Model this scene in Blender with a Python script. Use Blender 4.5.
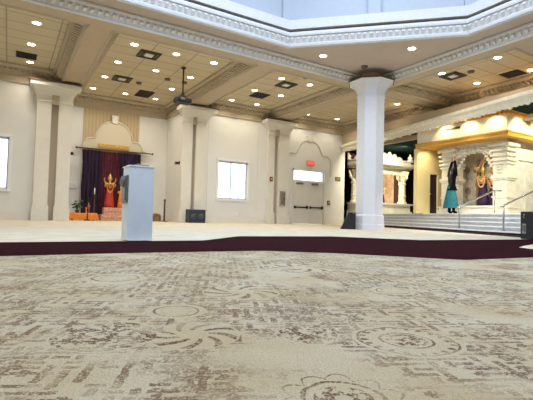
import bpy, bmesh, math, random
from mathutils import Vector, Matrix, Euler
random.seed(7)
for o in list(bpy.data.objects): bpy.data.objects.remove(o)
SC = bpy.context.scene
COL = SC.collection
PI = math.pi
U = 0.78            # metres per plan unit: every measure below is in plan units

# ------------------------------------------------------------------ camera
PITCH, ROLL, YAW, FPX, CAMH = math.radians(2.126), math.radians(1.5), math.radians(31.54), 420.82, 0.476
cd = bpy.data.cameras.new('camera'); cam = bpy.data.objects.new('camera', cd); COL.objects.link(cam)
_r = Vector((math.cos(YAW), -math.sin(YAW), 0)); _f = Vector((math.sin(YAW), math.cos(YAW), 0)); _u = Vector((0, 0, 1))
F2 = _f*math.cos(PITCH) + _u*math.sin(PITCH); UP2 = _u*math.cos(PITCH) - _f*math.sin(PITCH)
R3 = _r*math.cos(ROLL) + UP2*math.sin(ROLL); UP3 = UP2*math.cos(ROLL) - _r*math.sin(ROLL)
M = Matrix((R3, UP3, -F2)).transposed().to_4x4(); M.translation = Vector((0, 0, CAMH*U))
cam.matrix_world = M
cd.sensor_width = 36; cd.lens = FPX/533*36; cd.clip_start = 0.02; cd.clip_end = 200
SC.camera = cam
# ------------------------------------------------------------------ world, exposure, daylight
SC.view_settings.view_transform = 'Standard'; SC.view_settings.look = 'None'
SC.view_settings.exposure = 0.2; SC.view_settings.gamma = 1.0; SC.view_settings.use_curve_mapping = False
W = bpy.data.worlds.new('world'); SC.world = W; W.use_nodes = True
W.node_tree.nodes['Background'].inputs[0].default_value = (0.86, 0.93, 1.0, 1)
W.node_tree.nodes['Background'].inputs[1].default_value = 3.0
def area(name, loc, rot, sx, sy, power, color):
    l = bpy.data.lights.new(name, 'AREA'); l.shape = 'RECTANGLE'; l.size = sx*U; l.size_y = sy*U; l.energy = power; l.color = color
    o = bpy.data.objects.new(name, l); COL.objects.link(o); o.location = Vector(loc)*U; o.rotation_euler = rot
    return o
area('dome_daylight', (5.5, 5.3, 10.8), (0, 0, 0), 12, 12, 640, (0.72, 0.84, 1.0))
for _x, _y, _a in ((5.5, -2.25, 0.0), (-2.05, 5.3, -PI/2)):
    area('clerestory_daylight', (_x, _y, 9.3), Euler((PI/2-.12, 0, _a)), 5.5, 2.2, 230, (0.60, 0.77, 1.0))
area('hall_lamps', (5.5, -6.5, 6.2), (0, 0, 0), 18, 5, 260, (1.0, 0.86, 0.66))
area('side_hall_lamps', (-5.5, 6.0, 6.2), (0, 0, 0), 4, 14, 170, (1.0, 0.86, 0.66))
SPOT_POWER = 68
SPOT_COL = (1.0, 0.87, 0.68)

# ------------------------------------------------------------------ materials
MATS = {}
def mat(name, col, rough=0.6, metal=0.0, noise=0.0, nscale=8.0, bump=0.0, bscale=40.0, emit=None, estr=0.0, col2=None, coat=0.0):
    if name in MATS: return MATS[name]
    m = bpy.data.materials.new(name); m.use_nodes = True; nt = m.node_tree; b = nt.nodes['Principled BSDF']
    b.inputs['Base Color'].default_value = (*col, 1); b.inputs['Roughness'].default_value = rough; b.inputs['Metallic'].default_value = metal
    if rough > .86: b.inputs['Specular IOR Level'].default_value = 0.05
    if coat: b.inputs['Coat Weight'].default_value = coat
    if noise or col2:
        tc = nt.nodes.new('ShaderNodeTexCoord'); n = nt.nodes.new('ShaderNodeTexNoise'); n.inputs['Scale'].default_value = nscale; n.inputs['Detail'].default_value = 4
        nt.links.new(tc.outputs['Object'], n.inputs['Vector'])
        r = nt.nodes.new('ShaderNodeValToRGB'); c2 = col2 or tuple(c*(1-noise) for c in col)
        r.color_ramp.elements[0].color = (*c2, 1); r.color_ramp.elements[1].color = (*col, 1)
        r.color_ramp.elements[0].position = 0.35; r.color_ramp.elements[1].position = 0.62
        nt.links.new(n.outputs['Fac'], r.inputs['Fac']); nt.links.new(r.outputs['Color'], b.inputs['Base Color'])
    if bump:
        tc = nt.nodes.new('ShaderNodeTexCoord'); n = nt.nodes.new('ShaderNodeTexNoise'); n.inputs['Scale'].default_value = bscale
        bp = nt.nodes.new('ShaderNodeBump'); bp.inputs['Strength'].default_value = bump; bp.inputs['Distance'].default_value = 0.02
        nt.links.new(tc.outputs['Object'], n.inputs['Vector']); nt.links.new(n.outputs['Fac'], bp.inputs['Height']); nt.links.new(bp.outputs['Normal'], b.inputs['Normal'])
    if emit:
        b.inputs['Emission Color'].default_value = (*emit, 1); b.inputs['Emission Strength'].default_value = estr
    MATS[name] = m; return m

WALL = mat('wall_paint', (0.80, 0.79, 0.75), 0.7, noise=0.03, nscale=3)
TRIM = mat('cream_plaster', (0.78, 0.76, 0.70), 0.6, noise=0.04, nscale=5)
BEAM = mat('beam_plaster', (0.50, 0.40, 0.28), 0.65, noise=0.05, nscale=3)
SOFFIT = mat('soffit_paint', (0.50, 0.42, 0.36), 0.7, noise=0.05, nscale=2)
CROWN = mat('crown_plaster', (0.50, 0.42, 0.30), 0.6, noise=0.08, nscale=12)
RINGM = mat('ring_plaster', (0.70, 0.69, 0.68), 0.55, noise=0.06, nscale=12)
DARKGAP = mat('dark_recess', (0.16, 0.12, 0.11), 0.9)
DRUM = mat('drum_paint', (0.46, 0.50, 0.56), 0.7, noise=0.03)
WHITE = mat('white_gloss', (0.85, 0.86, 0.88), 0.35)
LECT = mat('lectern_laminate', (0.68, 0.79, 0.92), 0.4, noise=0.05, nscale=6)
COLM = mat('column_paint', (0.72, 0.74, 0.80), 0.45, noise=0.03)
BLACK = mat('black_plastic', (0.008, 0.008, 0.010), 0.6)
DARKV = mat('vent_dark', (0.02, 0.02, 0.025), 0.6)
GREYMET = mat('grey_metal', (0.30, 0.30, 0.30), 0.35, 0.7)
CHROME = mat('steel', (0.62, 0.62, 0.60), 0.25, 0.9)
DOORM = mat('door_paint', (0.76, 0.75, 0.71), 0.45, noise=0.04)
BROWN = mat('brown_wood', (0.16, 0.07, 0.04), 0.5, noise=0.3, nscale=14)
GOLD = mat('gold', (0.83, 0.56, 0.17), 0.3, 0.75, noise=0.3, nscale=30)
GOLDP = mat('gold_paint', (0.72, 0.40, 0.07), 0.45, 0.2, noise=0.2, nscale=20)
RED = mat('red_silk', (0.55, 0.04, 0.02), 0.4, noise=0.3, nscale=18)
ORANGE = mat('orange_cloth', (0.95, 0.27, 0.02), 0.6, noise=0.25, nscale=10)
PINKP = mat('pink_painted_wood', (0.62, 0.24, 0.20), 0.5, noise=0.5, nscale=20, col2=(0.75, 0.55, 0.40))
GREEN = mat('leaf_green', (0.05, 0.14, 0.04), 0.5, noise=0.4, nscale=14)
NAVY = mat('plum_navy_velvet', (0.030, 0.012, 0.045), 0.85, noise=0.3, nscale=6)
MAROONC = mat('maroon_velvet', (0.12, 0.015, 0.035), 0.85, noise=0.3, nscale=6)
MAROONF = mat('maroon_carpet', (0.030, 0.004, 0.008), 0.95, noise=0.25, nscale=25, bump=0.4, bscale=200)
STEPD = mat('dark_step_carpet', (0.07, 0.045, 0.06), 0.9, noise=0.4, nscale=8)
MARBLE = mat('white_marble', (0.80, 0.77, 0.68), 0.35, noise=0.16, nscale=3.5, bump=0.15, bscale=14)
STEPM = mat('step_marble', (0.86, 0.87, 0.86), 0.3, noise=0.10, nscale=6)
CARVE = mat('carved_stone', (0.80, 0.76, 0.62), 0.6, noise=0.14, nscale=9, bump=0.5, bscale=16)
NICHE = mat('niche_stone', (0.60, 0.54, 0.43), 0.7, noise=0.3, nscale=9, bump=0.4)
YELLOW = mat('yellow_wall', (0.80, 0.68, 0.38), 0.7, noise=0.03)
TEAL = mat('dark_teal_ceiling', (0.006, 0.018, 0.017), 0.9)
SANCT = mat('sanctum_dark_wall', (0.045, 0.02, 0.018), 0.8, noise=0.3, nscale=3)
TAN = None
SKIN = mat('skin', (0.28, 0.13, 0.07), 0.55)
HAIR = mat('black_hair', (0.008, 0.006, 0.006), 0.4)
BLOUSE = mat('black_cloth', (0.006, 0.005, 0.007), 0.9, noise=0.3, nscale=20)
TEALC = mat('teal_cloth', (0.008, 0.17, 0.21), 0.65, noise=0.3, nscale=10)
PURPLE = mat('purple_cloth', (0.035, 0.008, 0.05), 0.7, noise=0.3, nscale=20)
PINKC = mat('garland_pink', (0.75, 0.25, 0.22), 0.7, noise=0.6, nscale=40, col2=(0.85, 0.65, 0.2))
SPEAKG = mat('speaker_grey_blue', (0.055, 0.07, 0.095), 0.7, noise=0.3, nscale=30)
LAMP = mat('lamp_lens', (1, 0.95, 0.85), 0.5, emit=(1.0, 0.90, 0.70), estr=14)
EXITR = mat('exit_red', (0.8, 0.05, 0.02), 0.5, emit=(1.0, 0.12, 0.05), estr=1.3)
EXITW = mat('exit_housing', (0.70, 0.30, 0.25), 0.5)
GREYST = mat('grey_bulge', (0.16, 0.17, 0.19), 0.35, 0.3)
STRIPE = mat('tan_cloth_plain', (0.55, 0.42, 0.26), 0.8)
DUSTY = mat('dusty_door', (0.03, 0.012, 0.02), 0.6)

def glass():
    m = bpy.data.materials.new('window_glass'); m.use_nodes = True; nt = m.node_tree; nt.nodes.clear()
    out = nt.nodes.new('ShaderNodeOutputMaterial'); t = nt.nodes.new('ShaderNodeBsdfTransparent'); g = nt.nodes.new('ShaderNodeBsdfGlossy'); mx = nt.nodes.new('ShaderNodeMixShader')
    t.inputs[0].default_value = (0.95, 0.98, 1, 1); g.inputs['Roughness'].default_value = 0.05; mx.inputs[0].default_value = 0.06
    nt.links.new(t.outputs[0], mx.inputs[1]); nt.links.new(g.outputs[0], mx.inputs[2]); nt.links.new(mx.outputs[0], out.inputs[0]); return m
GLASS = glass()

class NT:
    """small math-node helper working on plan coordinates"""
    def __init__(s, name, rough=0.9):
        s.m = bpy.data.materials.new(name); s.m.use_nodes = True; s.t = s.m.node_tree; s.b = s.t.nodes['Principled BSDF']; s.b.inputs['Roughness'].default_value = rough; s.b.inputs['Specular IOR Level'].default_value = 0.05 if rough > .85 else .4
        g = s.t.nodes.new('ShaderNodeNewGeometry'); v = s.t.nodes.new('ShaderNodeVectorMath'); v.operation = 'SCALE'; v.inputs['Scale'].default_value = 1/U
        s.t.links.new(g.outputs['Position'], v.inputs[0]); s.P = v.outputs[0]
        sx = s.t.nodes.new('ShaderNodeSeparateXYZ'); s.t.links.new(s.P, sx.inputs[0]); s.x, s.y, s.z = sx.outputs[0], sx.outputs[1], sx.outputs[2]
    def put(s, sock, v):
        if isinstance(v, (int, float)): sock.default_value = v
        else: s.t.links.new(v, sock)
    def m1(s, op, a, b=None, c=None, clamp=False):
        n = s.t.nodes.new('ShaderNodeMath'); n.operation = op; n.use_clamp = clamp; s.put(n.inputs[0], a)
        if b is not None: s.put(n.inputs[1], b)
        if c is not None: s.put(n.inputs[2], c)
        return n.outputs[0]
    def noise(s, scale, vec=None, detail=2, rough=0.5):
        n = s.t.nodes.new('ShaderNodeTexNoise'); n.inputs['Scale'].default_value = scale; n.inputs['Detail'].default_value = detail; n.inputs['Roughness'].default_value = rough
        s.t.links.new(vec if vec is not None else s.P, n.inputs['Vector']); return n.outputs['Fac']
    def comb(s, x, y, z=0.0):
        n = s.t.nodes.new('ShaderNodeCombineXYZ'); s.put(n.inputs[0], x); s.put(n.inputs[1], y); s.put(n.inputs[2], z); return n.outputs[0]
    def white(s, vec):
        n = s.t.nodes.new('ShaderNodeTexWhiteNoise'); n.noise_dimensions = '3D'; s.t.links.new(vec, n.inputs['Vector']); return n.outputs['Value']
    def step(s, v, lo, hi):
        n = s.t.nodes.new('ShaderNodeMapRange'); n.interpolation_type = 'SMOOTHSTEP'; s.put(n.inputs[0], v); n.inputs[1].default_value = lo; n.inputs[2].default_value = hi; return n.outputs[0]
    def mix(s, f, a, b):
        n = s.t.nodes.new('ShaderNodeMix'); n.data_type = 'RGBA'; s.put(n.inputs[0], f)
        for i, c in ((6, a), (7, b)):
            if isinstance(c, tuple): n.inputs[i].default_value = (*c, 1)
            else: s.t.links.new(c, n.inputs[i])
        return n.outputs[2]
    def bump(s, h, strength, dist=0.01):
        n = s.t.nodes.new('ShaderNodeBump'); n.inputs['Strength'].default_value = strength; n.inputs['Distance'].default_value = dist
        s.t.links.new(h, n.inputs['Height']); s.t.links.new(n.outputs[0], s.b.inputs['Normal'])
    def done(s, c): s.t.links.new(c, s.b.inputs['Base Color']); return s.m

def carpet_pattern():
    n = NT('patterned_carpet', 0.95); m1 = n.m1
    wob = n.noise(9, detail=3)
    wx = m1('ADD', n.x, m1('MULTIPLY', m1('SUBTRACT', wob, 0.5), 0.035)); wy = m1('ADD', n.y, m1('MULTIPLY', m1('SUBTRACT', n.noise(11, detail=3), 0.5), 0.035))
    # fret key blocks: random strokes on a fine lattice, turned to the pile direction
    ca, sa = math.cos(0.45), math.sin(0.45)
    rx = m1('ADD', m1('MULTIPLY', wx, ca), m1('MULTIPLY', wy, -sa)); ry = m1('ADD', m1('MULTIPLY', wx, sa), m1('MULTIPLY', wy, ca))
    def cells(sx, sy, thr, off):
        a = m1('FLOOR', m1('ADD', m1('DIVIDE', rx, sx), off)); b = m1('FLOOR', m1('ADD', m1('DIVIDE', ry, sy), off*1.7))
        return m1('GREATER_THAN', n.white(n.comb(a, b, off)), thr)
    w2 = m1('MULTIPLY', m1('SUBTRACT', n.noise(26, detail=2), 0.5), 0.016)
    gx = m1('ADD', m1('ADD', m1('MULTIPLY', n.x, ca), m1('MULTIPLY', n.y, -sa)), w2); gy = m1('ADD', m1('ADD', m1('MULTIPLY', n.x, sa), m1('MULTIPLY', n.y, ca)), w2)
    def maze(c, off, wd, th, tv):
        u = m1('ADD', m1('DIVIDE', gx, c), off); v = m1('ADD', m1('DIVIDE', gy, c*.8), off)
        h = n.white(n.comb(m1('FLOOR', u), m1('FLOOR', v), off)); fu = m1('FRACT', u); fv = m1('FRACT', v)
        hor = m1('MULTIPLY', m1('LESS_THAN', h, th), m1('LESS_THAN', m1('ABSOLUTE', m1('SUBTRACT', fv, .5)), wd))
        ver = m1('MULTIPLY', m1('MULTIPLY', m1('GREATER_THAN', h, th*.7), m1('LESS_THAN', h, tv)), m1('LESS_THAN', m1('ABSOLUTE', m1('SUBTRACT', fu, .5)), wd))
        return m1('MAXIMUM', hor, ver)
    strokes = m1('MAXIMUM', maze(0.056, 3.3, .24, .52, .78), m1('MULTIPLY', maze(0.024, 7.7, .34, .45, .7), n.step(n.noise(2.7), .52, .6)))
    region = n.step(n.noise(1.35, detail=2), 0.36, 0.46)
    fret = m1('MULTIPLY', strokes, region)
    # soft smudged leaf patches
    patch = m1('MULTIPLY', n.step(n.noise(3.2, detail=3, rough=0.65), 0.50, 0.62), n.step(n.noise(38, detail=2), 0.42, 0.58))
    # medallions with rings and petals
    med = None; clear = None
    MED = [(1.32, 1.10, .185, 'ring'), (0.70, 1.93, .11, 'plain'), (0.75, 0.82, .115, 'scallop'), (0.625, 1.53, .175, 'spiral'), (0.33, 1.66, .19, 'leaf'), (1.22, 2.25, .22, 'spiral'),
           (2.13, 1.89, .11, 'plain'), (0.66, 3.06, .16, 'plain'), (1.02, 1.33, .12, 'leaf'), (3.0, 2.0, .25, 'ring'), (2.3, 3.1, .28, 'spiral'), (-1.2, 2.6, .3, 'ring'), (4.6, 1.9, .3, 'spiral'), (1.6, 3.9, .3, 'ring')]
    def band(q, a, b_): return m1('MULTIPLY', m1('GREATER_THAN', q, a), m1('LESS_THAN', q, b_))
    speck = m1('GREATER_THAN', n.noise(30, detail=3, rough=.7), .50)
    for cx, cy, R, kind in MED:
        dx = m1('SUBTRACT', wx, cx); dy = m1('SUBTRACT', wy, cy)
        q = m1('DIVIDE', m1('SQRT', m1('ADD', m1('MULTIPLY', dx, dx), m1('MULTIPLY', dy, dy))), R); ang = m1('ARCTAN2', dy, dx)
        if kind == 'ring':
            tot = m1('MAXIMUM', band(q, .945, 1.0), band(q, .50, .55)); lobes = m1('MULTIPLY', m1('GREATER_THAN', m1('SINE', m1('MULTIPLY', ang, 20.0)), .35), band(q, .80, .93))
            tot = m1('MAXIMUM', tot, m1('MAXIMUM', lobes, m1('MULTIPLY', speck, band(q, .0, .42)))); lim = 1.1
        elif kind == 'plain': tot = m1('MAXIMUM', band(q, .90, 1.0), m1('MULTIPLY', .4, band(q, .6, .68))); lim = 1.35
        elif kind == 'scallop':
            lq = m1('SUBTRACT', q, m1('MULTIPLY', m1('ABSOLUTE', m1('SINE', m1('MULTIPLY', ang, 5.0))), .34))
            tot = m1('MAXIMUM', band(q, .90, 1.0), m1('MAXIMUM', band(lq, 1.06, 1.13), m1('MULTIPLY', speck, band(q, .2, .7)))); lim = 1.5
        elif kind == 'spiral':
            tot = m1('MULTIPLY', m1('GREATER_THAN', m1('SINE', m1('ADD', m1('MULTIPLY', ang, 9.0), m1('MULTIPLY', q, 8.0))), .45), band(q, .36, 1.0)); lim = 1.06
        else: tot = m1('MULTIPLY', speck, band(q, 0, 1.0)); lim = 1.05
        ins = m1('LESS_THAN', q, lim)
        med = tot if med is None else m1('MAXIMUM', med, tot); clear = ins if clear is None else m1('MAXIMUM', clear, ins)
    out = m1('MULTIPLY', m1('MAXIMUM', m1('MULTIPLY', fret, 0.85), m1('MULTIPLY', patch, 0.75)), m1('SUBTRACT', 1.0, clear))
    msk = m1('MAXIMUM', med, out)
    broke = m1('MULTIPLY', n.step(n.noise(85, detail=3, rough=0.8), 0.40, 0.54), m1('ADD', .45, m1('MULTIPLY', .75, n.step(n.noise(7), .38, .6))), clamp=True)
    msk = m1('MULTIPLY', msk, broke)
    pile = n.noise(130, detail=3, rough=0.8)
    base = n.mix(n.step(n.noise(2.2, detail=3), 0.35, 0.7), (0.66, 0.60, 0.45), (0.60, 0.51, 0.34))
    base = n.mix(n.step(pile, 0.35, 0.65), n.mix(0.30, base, (0.28, 0.21, 0.12)), base)
    ink = n.mix(n.step(n.noise(1.1), 0.4, 0.6), (0.13, 0.050, 0.040), (0.19, 0.105, 0.055))
    n.bump(m1('SUBTRACT', pile, m1('MULTIPLY', msk, 0.5)), 0.7, 0.012)
    return n.done(n.mix(m1('MULTIPLY', msk, 0.92), base, ink))
def carpet_plain():
    n = NT('cream_carpet', 0.95)
    a = n.step(n.noise(1.6, n.comb(n.x, n.m1('MULTIPLY', n.y, 2.0)), detail=4, rough=0.7), 0.35, 0.68)
    p = n.noise(45, detail=3); n.bump(p, 0.4, 0.01)
    return n.done(n.mix(a, (0.74, 0.69, 0.56), (0.62, 0.56, 0.43)))
def tiles():
    n = NT('ceiling_tile', 0.85); m1 = n.m1
    fx = m1('FRACT', m1('ADD', m1('DIVIDE', m1('SUBTRACT', n.x, 0.5), 1.6), 0.5)); fy = m1('FRACT', m1('ADD', m1('DIVIDE', m1('SUBTRACT', n.y, 15.9), 0.775), 0.5))
    ex = m1('MINIMUM', fx, m1('SUBTRACT', 1.0, fx)); ey = m1('MINIMUM', fy, m1('SUBTRACT', 1.0, fy))
    line = m1('MAXIMUM', m1('LESS_THAN', ex, 0.014), m1('LESS_THAN', ey, 0.028))
    ix = m1('FLOOR', m1('ADD', m1('DIVIDE', m1('SUBTRACT', n.x, 0.5), 1.6), 0.5)); iy = m1('FLOOR', m1('ADD', m1('DIVIDE', m1('SUBTRACT', n.y, 15.9), 0.775), 0.5))
    t = n.white(n.comb(ix, iy))
    c = n.mix(t, (0.64, 0.55, 0.38), (0.58, 0.49, 0.33)); c = n.mix(n.m1('MULTIPLY', n.noise(30), 0.3), c, (0.44, 0.36, 0.24))
    return n.done(n.mix(n.m1('MULTIPLY', line, 0.6), c, (0.20, 0.14, 0.08)))
def striped():
    n = NT('tan_striped_paper', 0.8)
    s = n.m1('GREATER_THAN', n.m1('SINE', n.m1('MULTIPLY', n.x, 34.0)), 0.2)
    return n.done(n.mix(s, (0.54, 0.44, 0.29), (0.49, 0.39, 0.25)))
def wallgrid():
    n = NT('panelled_wall_paint', 0.7)
    s = n.noise(0.8, detail=3)
    return n.done(n.mix(n.step(s, 0.3, 0.7), (0.79, 0.80, 0.79), (0.76, 0.76, 0.74)))
CARPET, CREAM, TILE, TAN, WALL = carpet_pattern(), carpet_plain(), tiles(), striped(), wallgrid()

# ------------------------------------------------------------------ mesh helpers (plan units)
class MB:
    def __init__(s): s.v = []; s.f = []; s.sm = []
    def add(s, vs, fs, smooth=False):
        n = len(s.v); s.v += [tuple(v) for v in vs]; s.f += [tuple(i+n for i in f) for f in fs]; s.sm += [smooth]*len(fs); return s
    def box(s, x0, x1, y0, y1, z0, z1, rz=0, c=None, bev=0):
        vs = [(x, y, z) for z in (z0, z1) for x, y in ((x0, y0), (x1, y0), (x1, y1), (x0, y1))]
        if rz:
            c = c or ((x0+x1)/2, (y0+y1)/2); a, b = math.cos(rz), math.sin(rz)
            vs = [(c[0]+(x-c[0])*a-(y-c[1])*b, c[1]+(x-c[0])*b+(y-c[1])*a, z) for x, y, z in vs]
        return s.add(vs, [(0, 3, 2, 1), (4, 5, 6, 7), (0, 1, 5, 4), (1, 2, 6, 5), (2, 3, 7, 6), (3, 0, 4, 7)])
    def prism(s, poly, z0, z1, axis='z'):
        n = len(poly)
        mk = {'z': lambda a, b, c: (a, b, c), 'y': lambda a, b, c: (a, c, b), 'x': lambda a, b, c: (c, a, b)}[axis]
        vs = [mk(a, b, z0) for a, b in poly] + [mk(a, b, z1) for a, b in poly]
        return s.add(vs, [tuple(range(n-1, -1, -1)), tuple(range(n, 2*n))] + [(i, (i+1) % n, n+(i+1) % n, n+i) for i in range(n)])
    def lathe(s, c, prof, n=16, sx=1, sy=1, rot=0, smooth=True, cap=True):
        vs = []; 
        for r, z in prof:
            for i in range(n):
                a = 2*PI*i/n+rot; vs.append((c[0]+r*sx*math.cos(a), c[1]+r*sy*math.sin(a), c[2]+z))
        fs = [(j*n+i, j*n+(i+1) % n, (j+1)*n+(i+1) % n, (j+1)*n+i) for j in range(len(prof)-1) for i in range(n)]
        s.add(vs, fs, smooth)
        if cap:
            s.f.append(tuple(len(s.v)-len(vs)+i for i in range(n-1, -1, -1))); s.sm.append(False)
            s.f.append(tuple(len(s.v)-n+i for i in range(n))); s.sm.append(False)
        return s
    def ball(s, c, r, sx=1, sy=1, sz=1, n=10, m=7):
        return s.lathe(c, [(max(1e-4, r*math.sin(PI*k/m)), -r*sz*math.cos(PI*k/m)) for k in range(m+1)], n, sx, sy)
    def tube(s, pts, r, n=8, radii=None):
        pts = [Vector(p) for p in pts]; vs = []; up = Vector((0, 0, 1))
        for i, p in enumerate(pts):
            t = (pts[min(i+1, len(pts)-1)] - pts[max(i-1, 0)]).normalized()
            a = t.cross(up) if abs(t.z) < .95 else t.cross(Vector((0, 1, 0))); a.normalize(); b = t.cross(a).normalized()
            rr = radii[i] if radii else r
            for k in range(n):
                q = 2*PI*k/n; vs.append(tuple(p + a*rr*math.cos(q) + b*rr*math.sin(q)))
        fs = [(j*n+i, (j+1)*n+i, (j+1)*n+(i+1) % n, j*n+(i+1) % n) for j in range(len(pts)-1) for i in range(n)]
        fs += [tuple(range(n)), tuple(len(vs)-1-i for i in range(n))]
        return s.add(vs, fs, True)
    def build(s, name, m, parent=None, org=None, bevel=0):
        me = bpy.data.meshes.new(name)
        o_ = Vector(parent['_org']) if parent is not None else Vector(org or (0, 0, 0))
        me.from_pydata([tuple((Vector(v)-o_)*U) for v in s.v], [], s.f); me.validate()
        if len(me.polygons) == len(s.sm): me.polygons.foreach_set('use_smooth', s.sm)
        bm = bmesh.new(); bm.from_mesh(me); bmesh.ops.recalc_face_normals(bm, faces=bm.faces); bm.to_mesh(me); bm.free()
        me.materials.append(m); o = bpy.data.objects.new(name, me); COL.objects.link(o)
        if parent is not None: o.parent = parent; o['_org'] = list(o_)
        else: o.location = o_*U; o['_org'] = list(o_)
        if bevel:
            b = o.modifiers.new('bevel', 'BEVEL'); b.width = bevel*U; b.segments = 2; b.limit_method = 'ANGLE'
        return o
def sub(o, org=None):
    return o
def struct(o): o['kind'] = 'structure'; return o
def tag(o, label, cat, group=None):
    o['label'] = label; o['category'] = cat
    if group: o['group'] = group
    return o
def thing(name, loc, label, cat, group=None):
    o = bpy.data.objects.new(name, None); COL.objects.link(o); o.location = Vector(loc)*U; o['_org'] = list(loc); o.empty_display_size = 0.1
    return tag(o, label, cat, group)
def copy_thing(root, loc, label=None, group=None):
    r = root.copy(); COL.objects.link(r); r.location = Vector(loc)*U; r['_org'] = list(loc)
    if label: r['label'] = label
    if group: r['group'] = group
    for ch in list(root.children):
        c = ch.copy(); COL.objects.link(c); c.parent = r
        for g in list(ch.children):
            d = g.copy(); COL.objects.link(d); d.parent = c
    return r
def skin(name, pts, edges, m, parent, root=0, lv=1):
    """one continuous limb/body surface; pts = [(x,y,z,r)] in plan units relative to the parent's origin"""
    me = bpy.data.meshes.new(name+'_k'); me.from_pydata([Vector(p[:3])*U for p in pts], edges, [])
    o = bpy.data.objects.new(name, me); COL.objects.link(o)
    sk = o.modifiers.new('s', 'SKIN'); sk.use_smooth_shade = True
    for i, p in enumerate(pts):
        r = p[3]*U; d = me.skin_vertices[0].data[i]; d.radius = (r, r) if len(p) < 5 else (p[3]*U, p[4]*U); d.use_root = (i == root)
    ss = o.modifiers.new('u', 'SUBSURF'); ss.levels = lv; ss.render_levels = lv
    dg = bpy.context.evaluated_depsgraph_get(); dg.update(); ev = o.evaluated_get(dg); nm = bpy.data.meshes.new_from_object(ev)
    o.modifiers.clear(); o.data = nm; nm.name = name; nm.materials.clear(); nm.materials.append(m)
    for p in nm.polygons: p.use_smooth = True
    o.parent = parent; o['_org'] = list(parent['_org']); return o
def clean_mats(o, m): o.data.materials.clear(); o.data.materials.append(m)

# ------------------------------------------------------------------ SHELL: floors
YW, XW = 21.5, 19.1
struct(MB().box(-8.5, 30, -11, 25, -0.2, 0).build('floor', CREAM))
# maroon band and patterned carpet, both thin floor coverings cut to the octagon below the dome
FAR = [(-8.5, 6.9), (2.95, 6.9), (4.30, 8.15), (6.75, 7.95), (8.05, 6.35), (12.6, 6.1), (12.6, 1.0)]
NEAR = [(-8.5, 4.84), (1.3, 4.86), (2.88, 4.74), (3.6, 4.19), (4.62, 3.02), (5.95, 2.92), (7.4, 2.92), (8.6, 1.0)]
struct(MB().prism(FAR + [(8.6, 1.0), (7.4, 2.92), (5.95, 2.92), (4.62, 3.02), (3.6, 4.19), (2.88, 4.74), (1.3, 4.86), (-8.5, 4.84)], 0, 0.012).build('floor_maroon_band', MAROONF))
struct(MB().prism(NEAR + [(8.6, -8), (-8.5, -8)], 0, 0.014).build('floor_patterned_carpet', CARPET))
struct(MB().prism([(8.05, 4.18), (8.7, 4.42), (9.9, 4.75), (9.9, 3.6), (7.85, 3.86)], 0.012, 0.016).build('floor_cream_inset', CREAM))

# ------------------------------------------------------------------ walls
def wall_y(name, x0, x1, y0, y1, z1, holes, m, z0=0):
    b = MB(); x = x0
    for hx0, hx1, hz0, hz1 in sorted(holes):
        b.box(x, hx0, y0, y1, z0, z1)
        if hz0 > z0: b.box(hx0, hx1, y0, y1, z0, hz0)
        b.box(hx0, hx1, y0, y1, hz1, z1); x = hx1
    b.box(x, x1, y0, y1, z0, z1); return struct(b.build(name, m))
WIN = [(-1.98, -0.06, 1.36, 3.62), (9.98, 11.84, 1.38, 3.52)]
DOORX = (15.12, 17.55)
wall_y('wall_north', -8.5, 2.38, YW, YW+.3, 6.9, [WIN[0]], WALL)
wall_y('wall_north', 7.95, 19.6, YW, YW+.3, 6.9, [WIN[1], (DOORX[0], DOORX[1], 0, 3.40)], WALL)
struct(MB().box(2.38, 7.95, 24.5, 24.8, 0, 6.9).build('wall_alcove', WALL))
struct(MB().box(7.95, 8.2, YW+.3, 24.8, 0, 6.9).build('wall_alcove_side', WALL))
struct(MB().box(2.2, 2.38, YW+.3, 24.8, 0, 6.9).build('wall_alcove_side', WALL))
struct(MB().box(-8.8, -8.5, -11, 21.8, 0, 6.9).build('wall_west', WALL))
struct(MB().box(-8.8, 30, -11.3, -11, 0, 6.9).build('wall_south', WALL))
struct(MB().box(XW, XW+.25, -11, 21.5, 4.95, 6.9).build('wall_east', BEAM))
struct(MB().box(30, 30.3, -11, 23.6, 0, 6.9).build('wall_sanctum', SANCT))
struct(MB().box(19.6, 30, 23.3, 23.6, 0, 6.9).build('wall_sanctum', SANCT))
struct(MB().box(19.35, 19.6, 21.5, 23.6, 0, 6.9).build('wall_sanctum', mat('umber_wall', (0.32, 0.20, 0.12), 0.7)))
struct(MB().box(19.35, 30, -11, 23.6, 5.25, 5.45).build('ceiling_sanctum', TEAL))
struct(MB().prism([(19.35, -11), (19.35, 21.5), (19.3, 21.5), (17.0, 9.6), (15.8, 3.5), (15.8, -11)], 5.18, 5.22).build('ceiling_sanctum', TEAL))
# tan striped wall section over the altar and its lobed white panel
struct(MB().box(3.29, 6.27, 24.44, 24.5, 3.7, 6.1).build('wall_alcove_striped', TAN))

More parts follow.
